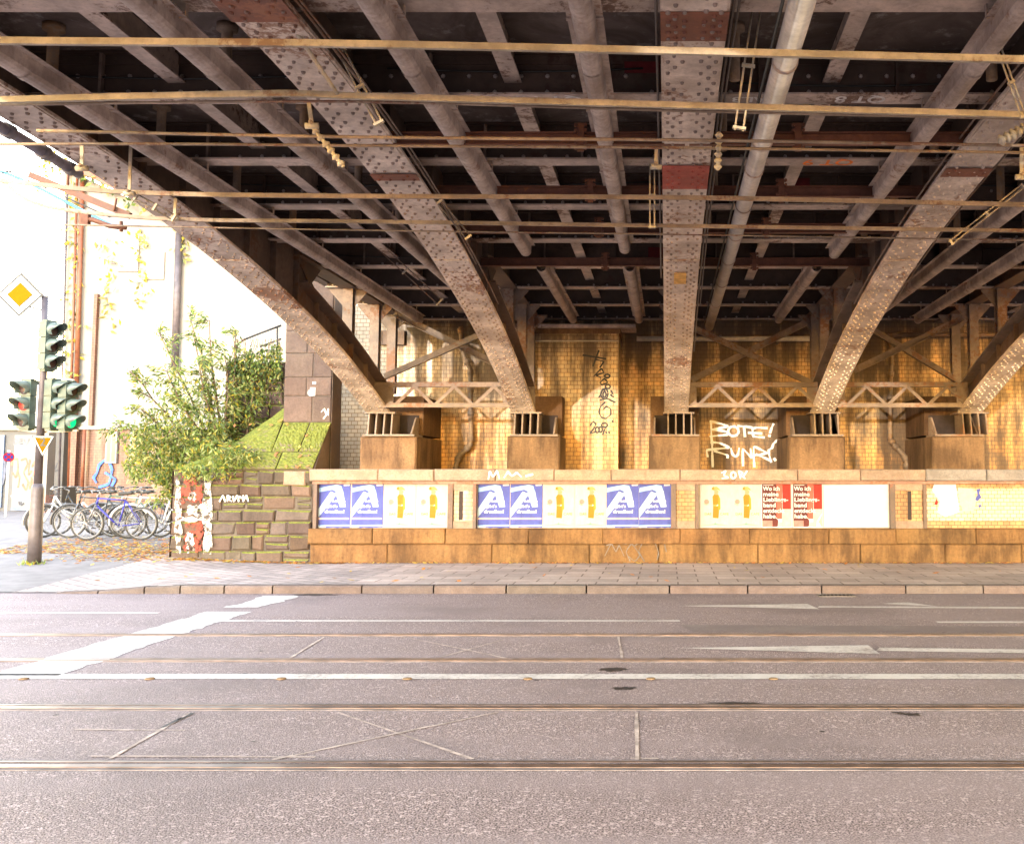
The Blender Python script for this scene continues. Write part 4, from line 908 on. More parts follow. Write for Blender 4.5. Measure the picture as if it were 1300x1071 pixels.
mbx.build('graffiti', M['chalk'], sp)
sl = thing('sloped_plinth', 'moss covered sloping stone plinth at the foot of the brown pier', 'plinth')
def slab(q, name='slope_slab', t=.06, mat='mossy'):
    a = [Vector(p) for p in q]; n = (a[1] - a[0]).cross(a[-1] - a[0]).normalized()
    if n.z < 0: n = -n
    mb = MB(); mb.tint = rtint(.85, 1.1); N = 14; vs = []; fs = []
    for i in range(N + 1):
        for j in range(N + 1):
            u, v = i / N, j / N; p = a[0].lerp(a[1], u).lerp(a[3].lerp(a[2], u), v)
            e = .028 if 0 < i < N and 0 < j < N else .004; vs.append(p + n * (random.uniform(.2, 1) * e))
    for i in range(N):
        for j in range(N): k = i * (N + 1) + j; fs.append((k, k + N + 1, k + N + 2, k + 1))
    mb.add(vs, fs); mb.prism([p - n * .004 for p in a], -n * t); return mb.build(name, M[mat], sl)
fr = lambda u, v: (-6.46 + (-1.30) * u + .06 * v * (1 - u), 18.02 + .78 * v, 1.80 + .90 * v)
for u0, u1, v0, v1 in ((.0, .52, .0, .36), (.52, 1., .0, .36), (0, .30, .36, 1), (.30, .68, .36, 1)):
    g = .008; slab([fr(u0 + g, v0 + g), fr(u1 - g, v0 + g), fr(u1 - g, v1 - g), fr(u0 + g, v1 - g)])
slab([(-7.345, 18.82, 2.70), (-7.345, 19.25, 3.10), (-8.15, 19.0, 2.42), (-8.15, 18.40, 2.22)])
slab([fr(1.0, 0.0), fr(1.0, .36), (-8.15, 18.40, 2.22), (-9.0, 18.02, 1.79)])
slab([fr(.68, .36), (-7.35, 18.81, 2.70), (-8.15, 18.40, 2.22), fr(1.0, .355)])
MB().prism([(-6.44, 18.10, 0), (-6.44, 18.06, 1.78), (-6.44, 18.80, 2.68), (-6.44, 19.38, 2.68), (-6.44, 19.38, 0)], (-.85, 0, 0)).build('plinth_core', M['ashlar'], sl)
MB().prism([(-6.436, 18.05, .1), (-6.436, 18.05, 1.79), (-6.436, 18.80, 2.69), (-6.436, 19.385, 2.69), (-6.436, 19.385, .1)], (-.003, 0, 0)).build('shaded_cheek', M['web'], sl)  # dark sheet over the stone: shade of the right side put into colour
# rubble wall, irregular courses
rw = thing('rubble_wall', 'mossy rubble stone wall with a red and white painted left end', 'wall')
zr = [.05, .32, .60, .84, 1.06, 1.30, 1.52, 1.77]; XA, XB = -9.02, -6.47
mbs = MB(); mpaint = [MB(), MB()]
for r in range(len(zr) - 1):
    x = XA
    while x < XB - .02:
        l = random.uniform(.22, .62)
        if XB - x - l < .2: l = XB - x
        mbs.tint = rtint(.65, 1.25, .12); pr = random.uniform(-.02, .03)
        mb_t = mbs
        parts = [(zr[r], zr[r + 1])]
        if random.random() < .28 and l < .5: m_ = (zr[r] + zr[r + 1]) / 2; parts = [(zr[r], m_), (m_, zr[r + 1])]
        for (a, b) in parts: mbs.blk(x + .012, x + l - .012, 18.03 - pr, 18.4, a + .011, b - .011, .016, .026)
        x += l
mbs.build('stones', M['rubble'], rw)
MB().box(XA + .03, XB, 18.06, 18.6, 0, 1.75).build('mortar_core', M['mortar'], rw)
mb = MB(); mb.tint = (.95, .95, .9); mb.blk(-6.98, -6.58, 17.99, 18.4, 1.50, 1.76, .006, .02); mb.build('white_block', M['coping'], rw)
mb = MB()
for r in range(7):
    mb.tint = rtint(.7, 1.2, .1); mb.add([(XA - .005, 18.03, zr[r] + .01), (XA - .005, 19.6, zr[r] + .01), (XA - .005, 19.6, zr[r + 1] - .01), (XA - .005, 18.03, zr[r + 1] - .01)], [(0, 1, 2, 3)])
mb.build('return_face', M['rubble'], rw)
def spray(name, c, lo, hi):
    t = NT(name); n = t.noise(9, 6, .7); n2 = t.noise(30, 4, .7)
    t.out(t.mix(t.ramp(n2, .4, .7, 0, .45), c, mul(c, .7)), .8)
    tr = t.node('ShaderNodeBsdfTransparent'); ms = t.node('ShaderNodeMixShader'); o = t.n.get('Material Output')
    t.link(t.ramp(n, lo, hi), ms.inputs[0]); t.link(tr.outputs[0], ms.inputs[1]); t.link(t.b.outputs[0], ms.inputs[2]); t.link(ms.outputs[0], o.inputs[0]); return t.m
MR, MW = spray('spray_red', (0.22, 0.035, 0.02), .44, .56), spray('spray_white', (0.36, 0.34, 0.33), .42, .54)
def wpatch(name, L, Y, mat):
    P = [on_y(a, b, Y) for a, b in L]; return MB().poly([tuple(p) for p in P]).build(name, mat, rw)
def rough_patch(x0, x1, y0, y1, n=7, j=2.2):
    L = [(x0 + (x1 - x0) * i / n, y0 + random.uniform(-j, j)) for i in range(n)] + [(x1 + random.uniform(-j, j), y0 + (y1 - y0) * i / n) for i in range(n)]
    return L + [(x1 - (x1 - x0) * i / n, y1 + random.uniform(-j, j)) for i in range(n)] + [(x0 + random.uniform(-j, j), y1 - (y1 - y0) * i / n) for i in range(n)]
for k, (nm, q, mt) in enumerate((('red_paint', (231, 257, 605, 640), MR), ('red_paint', (234, 257, 660, 700), MR), ('red_paint', (226, 231, 620, 660), MR), ('white_paint', (258, 268, 603, 703), MW), ('white_paint', (238, 262, 641, 654), MW), ('white_paint', (222, 230, 606, 702), MW), ('white_paint', (240, 249, 625, 635), MW), ('white_paint', (230, 262, 656, 662), MW), ('white_paint', (236, 246, 676, 700), MW))):
    wpatch(nm, rough_patch(*q), 17.985 - .0012 * k, mt)
mbx = MB()
for S in ([(279, 636), (283, 629), (286, 636)], [(289, 636), (289, 629), (293, 631), (290, 633), (294, 636)], [(296, 630), (297, 636), (301, 629)], [(303, 636), (303, 630), (308, 632)], [(309, 629), (309, 636), (313, 629), (315, 636)]): ribbon(mbx, [(on_y(a, b, 17.98).x, on_y(a, b, 17.98).z) for a, b in S], .022, wfn(17.978))
mbx.build('graffiti', M['white'], rw)
# taller old wall behind the shrub
ow = thing('retaining_wall', 'old dark stone retaining wall overgrown with ivy behind the shrub', 'wall'); mb = MB(); z = .2
while z < 3.75:
    x = -8.9
    while x < -7.36:
        l = min(random.uniform(.3, .55), -7.34 - x); mb.tint = rtint(.55, 1.1, .1); mb.blk(x + .01, x + l - .01, 19.75, 20.2, z + .01, z + .28, .012, .02); x += l
    z += .29
mb.build('stones', M['rubble'], ow); MB().box(-8.88, -7.36, 19.79, 20.25, 0, 3.72).build('mortar_core', M['mortar'], ow)
t = thing('handrail', 'dark bent iron handrail above the overgrown wall', 'handrail', tuple(on_y(357, 413, 19.9))); o = on_y(357, 413, 19.9)
MB().tube([on_y(a, b, 19.9) - o for a, b in ((357, 413), (330, 423), (310, 431), (301, 437), (299, 443), (304, 447))], .022, 8).build('rail', M['black'], t, True); MB().tube([on_y(a, b, 19.9) - o for a, b in ((357, 430), (330, 440))], .018, 8).build('lower_rail', M['black'], t, True)
MB().tube([on_y(352, 414, 19.9) - o, on_y(352, 470, 19.9) - o], .018, 8).build('post', M['black'], t, True)

# ------------------------------------------------------------------ foliage
def leaf(mb, p, L, W, d, mi):
    d = d.normalized(); s = d.orthogonal().normalized(); a = random.uniform(0, 6.28); s = (s * math.cos(a) + d.cross(s) * math.sin(a)); n = d.cross(s)
    mb.add([p, p + d * L * .45 + s * W - n * W * .3, p + d * L, p + d * L * .45 - s * W - n * W * .3], [(0, 1, 2), (0, 2, 3)], mi)
def rv(): 
    while True:
        v = Vector((random.uniform(-1, 1), random.uniform(-1, 1), random.uniform(-1, 1)))
        if .05 < v.length < 1: return v
sh = thing('shrub', 'big straggly shrub with green and yellowing leaves over the rubble wall', 'shrub', (-9.3, 19.6, .4)); O = Vector((-9.3, 19.6, .4))
st = MB(); fo = MB(); base = Vector((-8.6, 19.5, 1.2))
tips = [((165, 470), 18.6), ((200, 420), 19.2), ((240, 400), 19.6), ((265, 408), 19.5), ((300, 418), 19.6), ((180, 520), 18.5), ((150, 540), 18.8), ((210, 470), 18.8), ((250, 460), 19.0), ((285, 450), 19.4), ((160, 585), 18.6), ((190, 590), 18.3), ((235, 560), 18.4), ((270, 540), 18.5), ((300, 575), 18.35), ((330, 560), 18.6), ((255, 590), 18.1), ((290, 500), 18.9), ((230, 510), 18.7), ((320, 500), 19.2), ((175, 555), 19.2), ((210, 550), 19.0), ((215, 600), 18.2), ((245, 430), 19.3), ((200, 630), 18.6), ((178, 612), 19.2)]
for (q, Y) in tips:
    tip = on_y(*q, Y); m = base.lerp(tip, .5) + Vector((random.uniform(-.2, .2), random.uniform(-.2, .2), .28)); pts = []
    for i in range(9): 
        u = i / 8; pts.append((base * (1 - u) ** 2 + m * 2 * u * (1 - u) + tip * u * u) + rv() * .03)
    st.tube([p - O for p in pts], [.03 * (1 - i / 9) + .006 for i in range(9)], 5)
    for i in range(3, 9):
        for _ in range(2):
            d = rv().normalized(); d.z = d.z * .6 - .05; e = pts[i] + d * random.uniform(.2, .5); st.tube([pts[i] - O, (pts[i] + e) * .5 - O + rv() * .03, e - O], [.008, .006, .004], 4)
            for k in range(30 if i < 8 else 36):
                u = random.random(); p = pts[i].lerp(e, u) + rv() * .10; dd = (d + rv() * .9); dd.z -= .35
                leaf(fo, p - O, random.uniform(.08, .16), random.uniform(.010, .022), dd, random.choices(range(5), (44, 22, 10, 12, 14))[0])
for (q, Y, rx, rz_, n) in (((235, 545), 18.7, .9, .5, 1150), ((200, 590), 18.5, .55, .38, 700), ((275, 575), 18.35, .55, .35, 700), ((235, 500), 19.0, .6, .4, 450), ((185, 560), 18.6, .5, .45, 520), ((298, 578), 17.98, .42, .20, 520), ((262, 598), 17.9, .55, .16, 480)):
    c = on_y(*q, Y)
    for _ in range(n):
        v = rv(); p = c + Vector((v.x * rx, v.y * .55, v.z * rz_)); dd = rv(); dd.z -= .5; leaf(fo, p - O, random.uniform(.08, .15), random.uniform(.010, .021), dd, random.choices(range(5), (42, 20, 10, 12, 16))[0])
st.build('stems', M['bark'], sh, True); fo.build('foliage', LEAF, sh)
iv = thing('ivy', 'ivy hanging over the old wall between shrub and brown pier', 'ivy', (-8.1, 19.6, 2.5)); O = Vector((-8.1, 19.6, 2.5)); mb = MB(); vn = MB()
for _ in range(1700):
    px = random.uniform(292, 358); y0 = 452 - 14 * (px - 292) / 66 + random.gauss(0, 5); py = y0 + abs(random.gauss(0, 1)) * 34
    if py > 545: continue
    p = on_y(px, py, 19.70 - random.random() * .18); dd = rv(); dd.z -= .9; leaf(mb, p - O, random.uniform(.05, .10), random.uniform(.014, .03), dd, random.choices(range(5), (30, 40, 5, 20, 5))[0])
for i in range(26):
    px = random.uniform(296, 357); a = on_y(px, 430, 19.66); pts = [a + Vector((random.uniform(-.05, .05) * k, -.03 * random.random(), -.16 * k)) - O for k in range(random.randint(4, 9))]; vn.tube(pts, .006, 4)
vn.build('vines', M['bark'], iv); mb.build('leaves', LEAF, iv)
# weeds at the pole, climbing vine on the house, fallen leaves
mb = MB(); pb = on_z(44, 718, .11)
for _ in range(70): leaf(mb, Vector((random.gauss(0, .10), random.gauss(-.05, .08), .0)), random.uniform(.06, .16), .014, Vector((random.uniform(-1, 1), random.uniform(-1, 1), 1.2)), random.choice((0, 0, 4, 2)))
tag(mb.build('weed_tuft', LEAF, None, False, (pb.x, pb.y, .11)), 'tuft of weeds growing at the foot of the signal pole', 'weeds')
mb = MB()
def fallen(x, y):
    a = random.uniform(0, 6.28); L = random.uniform(.03, .07); d = Vector((math.cos(a), math.sin(a), random.uniform(-.1, .3))) * L; s = Vector((-math.sin(a), math.cos(a), random.uniform(-.3, .3))) * L * .45; p = Vector((x, y, gz(x, y) + .012))
    mb.add([p - d, p + s, p + d, p - s], [(0, 1, 2, 3)], random.choices(range(3), (5, 3, 3))[0])
for _ in range(1500): fallen(random.uniform(-12.6, -9.0), 18.4 + abs(random.gauss(0, 1.0)))
for _ in range(500): fallen(random.gauss(-9.8, .8), random.gauss(18.2, .35))
for _ in range(420): fallen(random.uniform(-9.0, -5.8), 17.93 - abs(random.gauss(0, .09)))
for _ in range(380): fallen(random.uniform(-6.4, 7.0), 17.91 - abs(random.gauss(0, .05)))
for _ in range(26):
    u, v_ = random.uniform(-.05, 1.4), random.random() ** 2; p = Vector(fr(u, v_)); a = random.uniform(0, 6.28); L = random.uniform(.025, .06); d = Vector((math.cos(a), math.sin(a) * .65, math.sin(a) * .75)) * L; s_ = Vector((-math.sin(a), math.cos(a) * .65, math.cos(a) * .75)) * L * .5; p += Vector((0, -.03, .035))
    mb.add([p - d, p + s_, p + d, p - s_], [(0, 1, 2, 3)], random.choice((0, 1, 1, 2)))
for _ in range(60): fallen(random.uniform(-9, 6.5), random.uniform(14.6, 17.8))
tag(mb.build('fallen_leaves', FALL), 'yellow and brown fallen leaves along the wall foot and under the bicycles', 'leaves', kind='stuff')

# ------------------------------------------------------------------ traffic signal
pb = on_z(43, 718, .11); PX, PYY = pb.x, pb.y; k17 = PYY / 1250
ts = thing('traffic_signal', 'grey traffic signal mast with four signal heads at the street corner', 'traffic light', (PX, PYY, .09))
def lx(px, py): p = on_y(px, py, PYY); return Vector((p.x - PX, 0, p.z - .09))
mb = MB(); mb.tube([(0, 0, 0), (0, 0, .55), (0, 0, 1.35), (0, 0, 1.38), (0, 0, 1.45)], [.112, .11, .105, .10, .072], 20); mb.build('mast_base', M['galv'], ts, True)
mb = MB(); mb.tube([(0, 0, 1.42), (0, 0, 3.5), lx(57, 376)], [.066, .060, .056], 18); mb.build('mast', M['galv'], ts, True)
mb = MB(); e = lx(57, 377); mb.tube([e, e + Vector((0, 0, .05)), e + Vector((0, 0, .07))], [.062, .062, .03], 16); mb.build('mast_cap', M['white'], ts, True)
def head(px, py, ang, lit, label, h=.86, w=.27):
    """three-lamp head; ang = facing, degrees clockwise from the camera toward +X"""
    c = lx(px, py); hd = bpy.data.objects.new('signal_head', None); col.objects.link(hd); hd.parent = ts; hd.location = c; hd.rotation_euler = (0, 0, R(ang)); hd['label'] = label
    mb = MB(); H3 = h / 3
    for i in range(3):
        z = H3 * (1 - i); mb.box(-w / 2, w / 2, -.0, .17, z - H3 / 2 + .006, z + H3 / 2 - .006)
    mb.box(-w / 2 + .03, w / 2 - .03, .02, .15, -h / 2 - .03, h / 2 + .03); mb.build('housing', M['housing'], hd)
    for i in range(3):
        z = H3 * (1 - i); r = H3 * .40; vs = []; fs = []; n = 18
        for (yy, rr) in ((-.001, r), (-.012, r * .9), (-.02, r * .5), (-.024, 0.001)):
            for q in range(n): a = 2 * math.pi * q / n; vs.append((rr * math.cos(a), yy, z + rr * math.sin(a)))
        for s in range(3):
            for q in range(n): fs.append((s * n + q, s * n + (q + 1) % n, (s + 1) * n + (q + 1) % n, (s + 1) * n + q))
        mm = M['green'] if lit == 'g' and i == 2 else M['redlamp'] if lit == 'r' and i == 1 else M['lens']
        MB().add(vs, fs).build('lamp', mm, hd, True)
        mb = MB(); vs = []; fs = []; N = 20                           # cutaway visor
        for q in range(N + 1):
            a = R(-40 + 260 * q / N); dep = .10 + .17 * max(0, math.sin(a)) ** .6; vv = Vector((math.cos(a), 0, math.sin(a)))
            for rr in (r * 1.12, r * 1.06): vs += [(vv.x * rr, .0, z + vv.z * rr), (vv.x * rr * .98, -dep, z + vv.z * rr * .98 - .02)]
        for q in range(N): b = q * 4; fs += [(b, b + 4, b + 5, b + 1), (b + 2, b + 3, b + 7, b + 6), (b + 1, b + 5, b + 7, b + 3)]
        mb.add(vs, fs); mb.build('visor', M['visor'], hd, True)
head(66, 439, 74, '', 'unlit upper signal head on top of the mast')
head(30, 513, -14, 'r', 'left signal head turned away with a red lamp', .86)
head(73, 513, 72, 'g', 'inner right signal head with green lamp lit')
head(91, 515, 76, 'g', 'outer right signal head with green lamp lit', .84)
mb = MB()
for (a, b) in (((20, 545), (50, 548)), ((50, 548), (95, 546)), ((30, 482), (50, 480)), ((50, 480), (90, 482)), ((56, 470), (68, 472)), ((57, 410), (66, 410))):
    MB().bar(lx(*a) + Vector((0, .09, 0)), lx(*b) + Vector((0, .09, 0)), .05, .035, (0, 0, 1)).build('bracket', M['brasswhite'], ts)
mb = MB().bar(lx(44, 488) + Vector((0, .12, 0)), lx(43, 540) + Vector((0, .12, 0)), .10, .05, (0, 1, 0)); mb.build('back_plate', M['white'], ts)
# priority sign
c = on_y(25.5, 374, PYY - .12); sgn = thing('priority_sign', 'yellow and white diamond priority road sign on the signal mast', 'sign', tuple(c), R(4))
def dia(r, y, th=0): return [(-r, y, -.02 * 0), (0, y, -r), (r, y, 0), (0, y, r)]
MB().prism(dia(.40, 0), (0, .006, 0)).build('plate', M['black'], sgn); MB().prism(dia(.345, -.003), (0, .0025, 0)).build('white_border', M['white'], sgn); MB().prism(dia(.225, -.006), (0, .0025, 0)).build('black_line', M['black'], sgn); MB().prism(dia(.207, -.009), (0, .0025, 0)).build('yellow_face', M['signyellow'], sgn)
MB().bar((.12, .03, -.20), lx(58, 395) + Vector((PX, PYY, .09)) - c, .03, .03).build('bracket', M['darkbar'], sgn)
# number sign
c = on_y(54.6, 562, PYY - .14); sgn = thing('number_sign', 'small yellow triangle sign with the number 2 on the signal mast', 'sign', tuple(c), R(3)); r = .20
tri = lambda k, y: [(-.185 * k, y, .12 * k), (0, y, -.23 * k), (.185 * k, y, .12 * k)]
MB().prism(tri(1.04, 0), (0, .005, 0)).build('plate', M['black'], sgn); MB().prism(tri(.92, -.003), (0, .0025, 0)).build('white_border', M['white'], sgn); MB().prism(tri(.80, -.006), (0, .0025, 0)).build('amber_face', M['signorange'], sgn)
vs, fs = text_mesh('2', .20, .004, 'CENTER'); MB().add([(v.x, -.0085, v.y - .05) for v in vs], fs).build('numeral', M['black'], sgn)
MB().bar((0, .004, .02), (-.02, .1, .02), .04, .03).build('bracket', M['darkbar'], sgn)

# ------------------------------------------------------------------ bicycles
def bicycle(loc, rz, label, fc, opts=''):
    t = thing('bicycle', label, 'bicycle', loc, rz, 'bicycles parked by the wall'); fm = plain('bike_paint_' + label[:12], fc, .35, .1, .1); RW = .335; fx, rx = -.53, .53
    blk, chrome = M['black'], bpy.data.materials.get('chrome') or plain('chrome', (.16, .16, .17), .35, .5, .1)
    low = 's' in opts; HT, HB, SC, BB = (-.335, 0, .86), (-.365, 0, .70), (.20, 0, .80 if not low else .72), (.08, 0, .28)
    for cx in (fx, rx):
        w = bpy.data.objects.new('wheel', None); col.objects.link(w); w.parent = t; w.location = (cx, 0, RW)
        MB().ring((0, 0, 0), RW - .02, .02, n=32, k=8).build('tyre', blk, w, True)
        MB().ring((0, 0, 0), RW - .045, .011, n=32, k=6).build('rim', chrome, w, True)
        mb = MB()
        for i in range(20):
            a = 2 * math.pi * i / 20; s = (-1) ** i; b = a + .5 * (1 if i % 4 < 2 else -1); mb.tube([(.025 * math.cos(b), .03 * s, .025 * math.sin(b)), ((RW - .05) * math.cos(a), 0, (RW - .05) * math.sin(a))], .0022, 3)
        mb.tube([(0, -.05, 0), (0, .05, 0)], .022, 8); mb.build('spokes', chrome, w)
        if 'm' in opts: mb = MB(); mb.ring((cx, 0, RW), RW + .025, .022, n=18, k=6, a0=R(20) if cx > 0 else R(30), a1=R(190) if cx < 0 else R(175)); mb.build('mudguard', fm if 'M' in opts else chrome, t, True)
    mb = MB(); T = lambda a, b, r: mb.tube([a, b], r, 9)
    T(HT, HB, .019); T(SC, BB, .016); T(HB, BB, .018)
    if low: mb.tube([HT, (-.15, 0, .55), (.06, 0, .45), (.13, 0, .47)], .016, 9)
    else: T((HT[0], 0, .84), SC, .015)
    for s in (-1, 1): T((BB[0], .03 * s, BB[2]), (rx, .055 * s, RW), .009); T((SC[0], .02 * s, SC[2]), (rx, .055 * s, RW), .008)
    mb.build('frame', fm, t, True)
    mb = MB()
    for s in (-1, 1): mb.tube([(HB[0], .05 * s, HB[2]), (-.44, .05 * s, .52), (fx, .05 * s, RW)], [.013, .012, .009], 8)
    mb.tube([(HB[0], -.055, HB[2]), (HB[0], .055, HB[2])], .015, 8); mb.build('fork', fm if 'f' in opts else chrome, t, True)
    mb = MB(); mb.tube([HT, (-.315, 0, .97), (-.39, 0, .99)], .013, 8)
    if 'd' in opts: mb.tube([(-.30, -.30, .94), (-.37, -.22, 1.0), (-.40, 0, .99), (-.37, .22, 1.0), (-.30, .30, .94)], .011, 8)
    else: mb.tube([(-.17, -.28, 1.03), (-.30, -.26, 1.05), (-.40, -.08, 1.0), (-.40, .08, 1.0), (-.30, .26, 1.05), (-.17, .28, 1.03)], .011, 8)
    hb = mb.build('handlebar', chrome, t, True)
    for s in (-1, 1): MB().tube([(-.28, .263 * s, 1.047), (-.16, .282 * s, 1.028)], .017, 8).build('grip', blk, hb, True)
    mb = MB(); mb.tube([SC, (.235, 0, .92)], .013, 8); mb.build('seat_post', chrome, t, True)
    mb = MB(); vs = []; fs = []; S = [(.06, .02, .94), (.14, .03, .95), (.24, .055, .955), (.32, .085, .965), (.37, .07, .965)]
    for (x, w, z) in S: vs += [(x, -w, z - .012), (x, -w * .6, z + .02), (x, w * .6, z + .02), (x, w, z - .012), (x, w * .7, z - .045), (x, -w * .7, z - .045)]
    for i in range(len(S) - 1):
        for k in range(6): fs.append((i * 6 + k, i * 6 + (k + 1) % 6, i * 6 + 6 + (k + 1) % 6, i * 6 + 6 + k))
    fs += [(5, 4, 3, 2, 1, 0), tuple(24 + k for k in range(6))]; mb.add(vs, fs); mb.build('saddle', blk, t, True)
    mb = MB(); mb.ring((BB[0], -.05, BB[2]), .085, .008, n=24, k=5); mb.tube([(BB[0], -.07, BB[2]), (BB[0], .07, BB[2])], .02, 8); mb.tube([(BB[0], -.07, BB[2]), (BB[0] + .10, -.075, BB[2] - .13)], .010, 6); mb.tube([(BB[0], .07, BB[2]), (BB[0] - .10, .075, BB[2] + .13)], .010, 6)
    mb.tube([(BB[0], -.05, BB[2] + .088), (rx, -.05, RW + .04)], .005, 5); mb.tube([(BB[0], -.05, BB[2] - .088), (rx, -.05, RW - .04)], .005, 5)
    for i in range(5): a = R(72 * i); mb.tube([(BB[0], -.05, BB[2]), (BB[0] + .08 * math.cos(a), -.05, BB[2] + .08 * math.sin(a))], .006, 5)
    cr = mb.build('crankset', chrome, t, True)
    MB().box(BB[0] + .05, BB[0] + .15, -.14, -.08, BB[2] - .142, BB[2] - .122).box(BB[0] - .15, BB[0] - .05, .08, .14, BB[2] + .12, BB[2] + .14).build('pedal', blk, cr)
    if 'r' in opts:
        mb = MB()
        for s in (-1, 1): mb.tube([(.26, .05 * s, .735), (.72, .05 * s, .745)], .006, 6); mb.tube([(rx, .05 * s, RW), (.62, .05 * s, .74)], .005, 6)
        for x in (.35, .5, .64): mb.tube([(x, -.05, .738), (x, .05, .738)], .006, 5)
        mb.build('rack', blk, t, True)
    if 'b' in opts:
        mb = MB(); mb.box(-.62, -.46, -.15, .15, .80, .815)
        for z in (.82, .89, .97, 1.02): mb.tube([(-.66, -.17, z), (-.66, .17, z), (-.44, .17, z), (-.44, -.17, z), (-.66, -.17, z)], .005, 5)
        for q in range(8): mb.tube([(-.66, -.17 + .048 * q, .81), (-.66, -.17 + .048 * q, 1.02)], .003, 4); mb.tube([(-.44, -.17 + .048 * q, .81), (-.44, -.17 + .048 * q, 1.02)], .003, 4)
        mb.build('basket', blk, t)
    if 'l' in opts: MB().tube([(.76, -.0, .60), (.80, 0, .60)], .035, 10).build('rear_reflector', M['signred'], t, True)
    return t
def bloc(px, Y): 
    x = (px - CX) / F * Y; return (x, Y, gz(x, Y))
bicycle(bloc(150, 20.0), R(3), 'dark blue diamond-frame bicycle standing foremost, side on', (0.025, 0.025, 0.24), 'd')
bicycle(bloc(128, 20.55), R(8), 'black roadster bicycle directly behind the blue one, with mudguards', (0.02, 0.02, 0.025), 'mMr')
bicycle(bloc(96, 20.9), R(48), 'pale silver bicycle at the left end with curved mudguards', (0.55, 0.55, 0.53), 'msf')
bicycle(bloc(178, 20.7), R(-6), 'grey bicycle behind the rear wheel of the blue one', (0.22, 0.23, 0.25), 'mr')
bicycle(bloc(205, 20.45), R(20), 'bicycle with white mudguards and red rear reflector beside the stone wall', (0.70, 0.68, 0.66), 'mMrl')
bicycle(bloc(112, 21.5), R(30), 'black bicycle with a front basket at the rear of the row', (0.03, 0.03, 0.03), 'mbs')
bicycle(bloc(165, 21.6), R(12), 'dull green bicycle at the back, under the shrub', (0.05, 0.10, 0.07), 'mrd')

# ------------------------------------------------------------------ street at the far left
YB = 30.5
def bx(px): return (px - CX) / F * YB
hs = thing('gabled_house', 'tall white plastered house with a red brick ground floor behind the bicycles', 'house')
gl = [on_y(a, b, YB) for a, b in ((82, 545), (352, 545), (352, 338), (82, 214))]
MB().prism([tuple(p) for p in gl], (0, 9, 0)).build('plaster_wall', M['plaster'], hs)
a, b = on_y(100, 545, YB), on_y(352, 660, YB); MB().box(a.x, b.x, YB + .05, YB + 8.9, .2, a.z - .003).build('brick_base', M['redbrick'], hs)
MB().box(a.x - .2, b.x, YB - .06, YB + .2, a.z - .002, a.z + .12).build('string_course', M['plaster'], hs)
for (p0, p1, y0, y1, m) in ((115, 127, 374, 540, 'redbrick'), (90, 101, 545, 618, 'redbrick')):
    A = on_y(p0, y1, YB); B = on_y(p1, y0, YB); MB().box(A.x, B.x, YB - .14, YB - .001, A.z, B.z).build('pilaster', M[m], hs)
for (px, y0, y1, r, m) in ((104, 205, 545, .07, 'copper'), (97, 210, 620, .04, 'copper'), (226, 296, 470, .11, 'galv'), (85, 210, 640, .03, 'galv'), (106, 545, 625, .05, 'copper')):
    A = on_y(px + 1.5, y0, YB - .12); B = on_y(px - (y1 - y0) * .025, y1, YB - .12); MB().tube([B, A], r, 8).build('downpipe', M[m], hs, True)
A, B = on_y(70, 205, YB), on_y(360, 339, YB); MB().bar(A + Vector((0, -.15, .1)), B + Vector((0, -.15, .1)), .5, .2, (0, 0, 1)).build('eaves', M['copper'], hs)
def pane_mat():
    t = NT('window_glass'); return t.out((0.05, 0.055, 0.06), .1, 0, .6)
M['glass'] = pane_mat()
for (x0, x1, y0, y1) in ((134, 150, 548, 588), (165, 185, 548, 588), (150, 178, 300, 345), (185, 210, 320, 355)):
    A = on_y(x0, y1, YB); B = on_y(x1, y0, YB); w = MB().box(A.x, B.x, YB - .05, YB + .04, A.z, B.z).build('window', M['plaster'], hs); m = (A.x + B.x) / 2
    MB().box(A.x + .05, m - .025, YB - .056, YB - .049, A.z + .06, B.z - .06).box(m + .025, B.x - .05, YB - .056, YB - .049, A.z + .06, B.z - .06).build('pane', M['glass'] if y0 > 400 else plain('bright_pane', (.6, .62, .63), .2), w)
g = MB()
for S in ([(122, 612), (119, 606), (123, 600), (126, 590), (136, 582), (142, 596), (138, 614), (126, 618)], [(134, 600), (146, 608), (142, 616)]): ribbon(g, [(on_y(a, b, YB).x, on_y(a, b, YB).z) for a, b in S], .07, wfn(YB - .0))
g2_ = g.build('graffiti', plain('blue_spray', (.05, .12, .55), .8), hs)
vi = MB()
for (px, y0, y1, n) in ((93, 230, 545, 150), (137, 300, 420, 60), (230, 210, 330, 90), (178, 290, 390, 60), (60, 190, 240, 40)):
    for _ in range(n):
        p = on_y(px + random.gauss(0, 6), random.uniform(y0, y1), YB - .12); dd = rv(); dd.z -= .5; leaf(vi, p, random.uniform(.12, .25), .05, dd, random.choice((2, 3, 2, 4)))
for _ in range(260):
    u = random.random(); p = A.lerp(B, 0) if False else on_y(70, 205, YB).lerp(on_y(360, 339, YB), u) + Vector((random.gauss(0, .15), -.35, random.gauss(.05, .22))); dd = rv(); dd.z -= .5; leaf(vi, p, random.uniform(.14, .28), .06, dd, random.choice((2, 3, 1, 0)))
tag(vi.build('climbing_vine', LEAF), 'sparse yellowing vine climbing the white house front and eaves', 'vine')
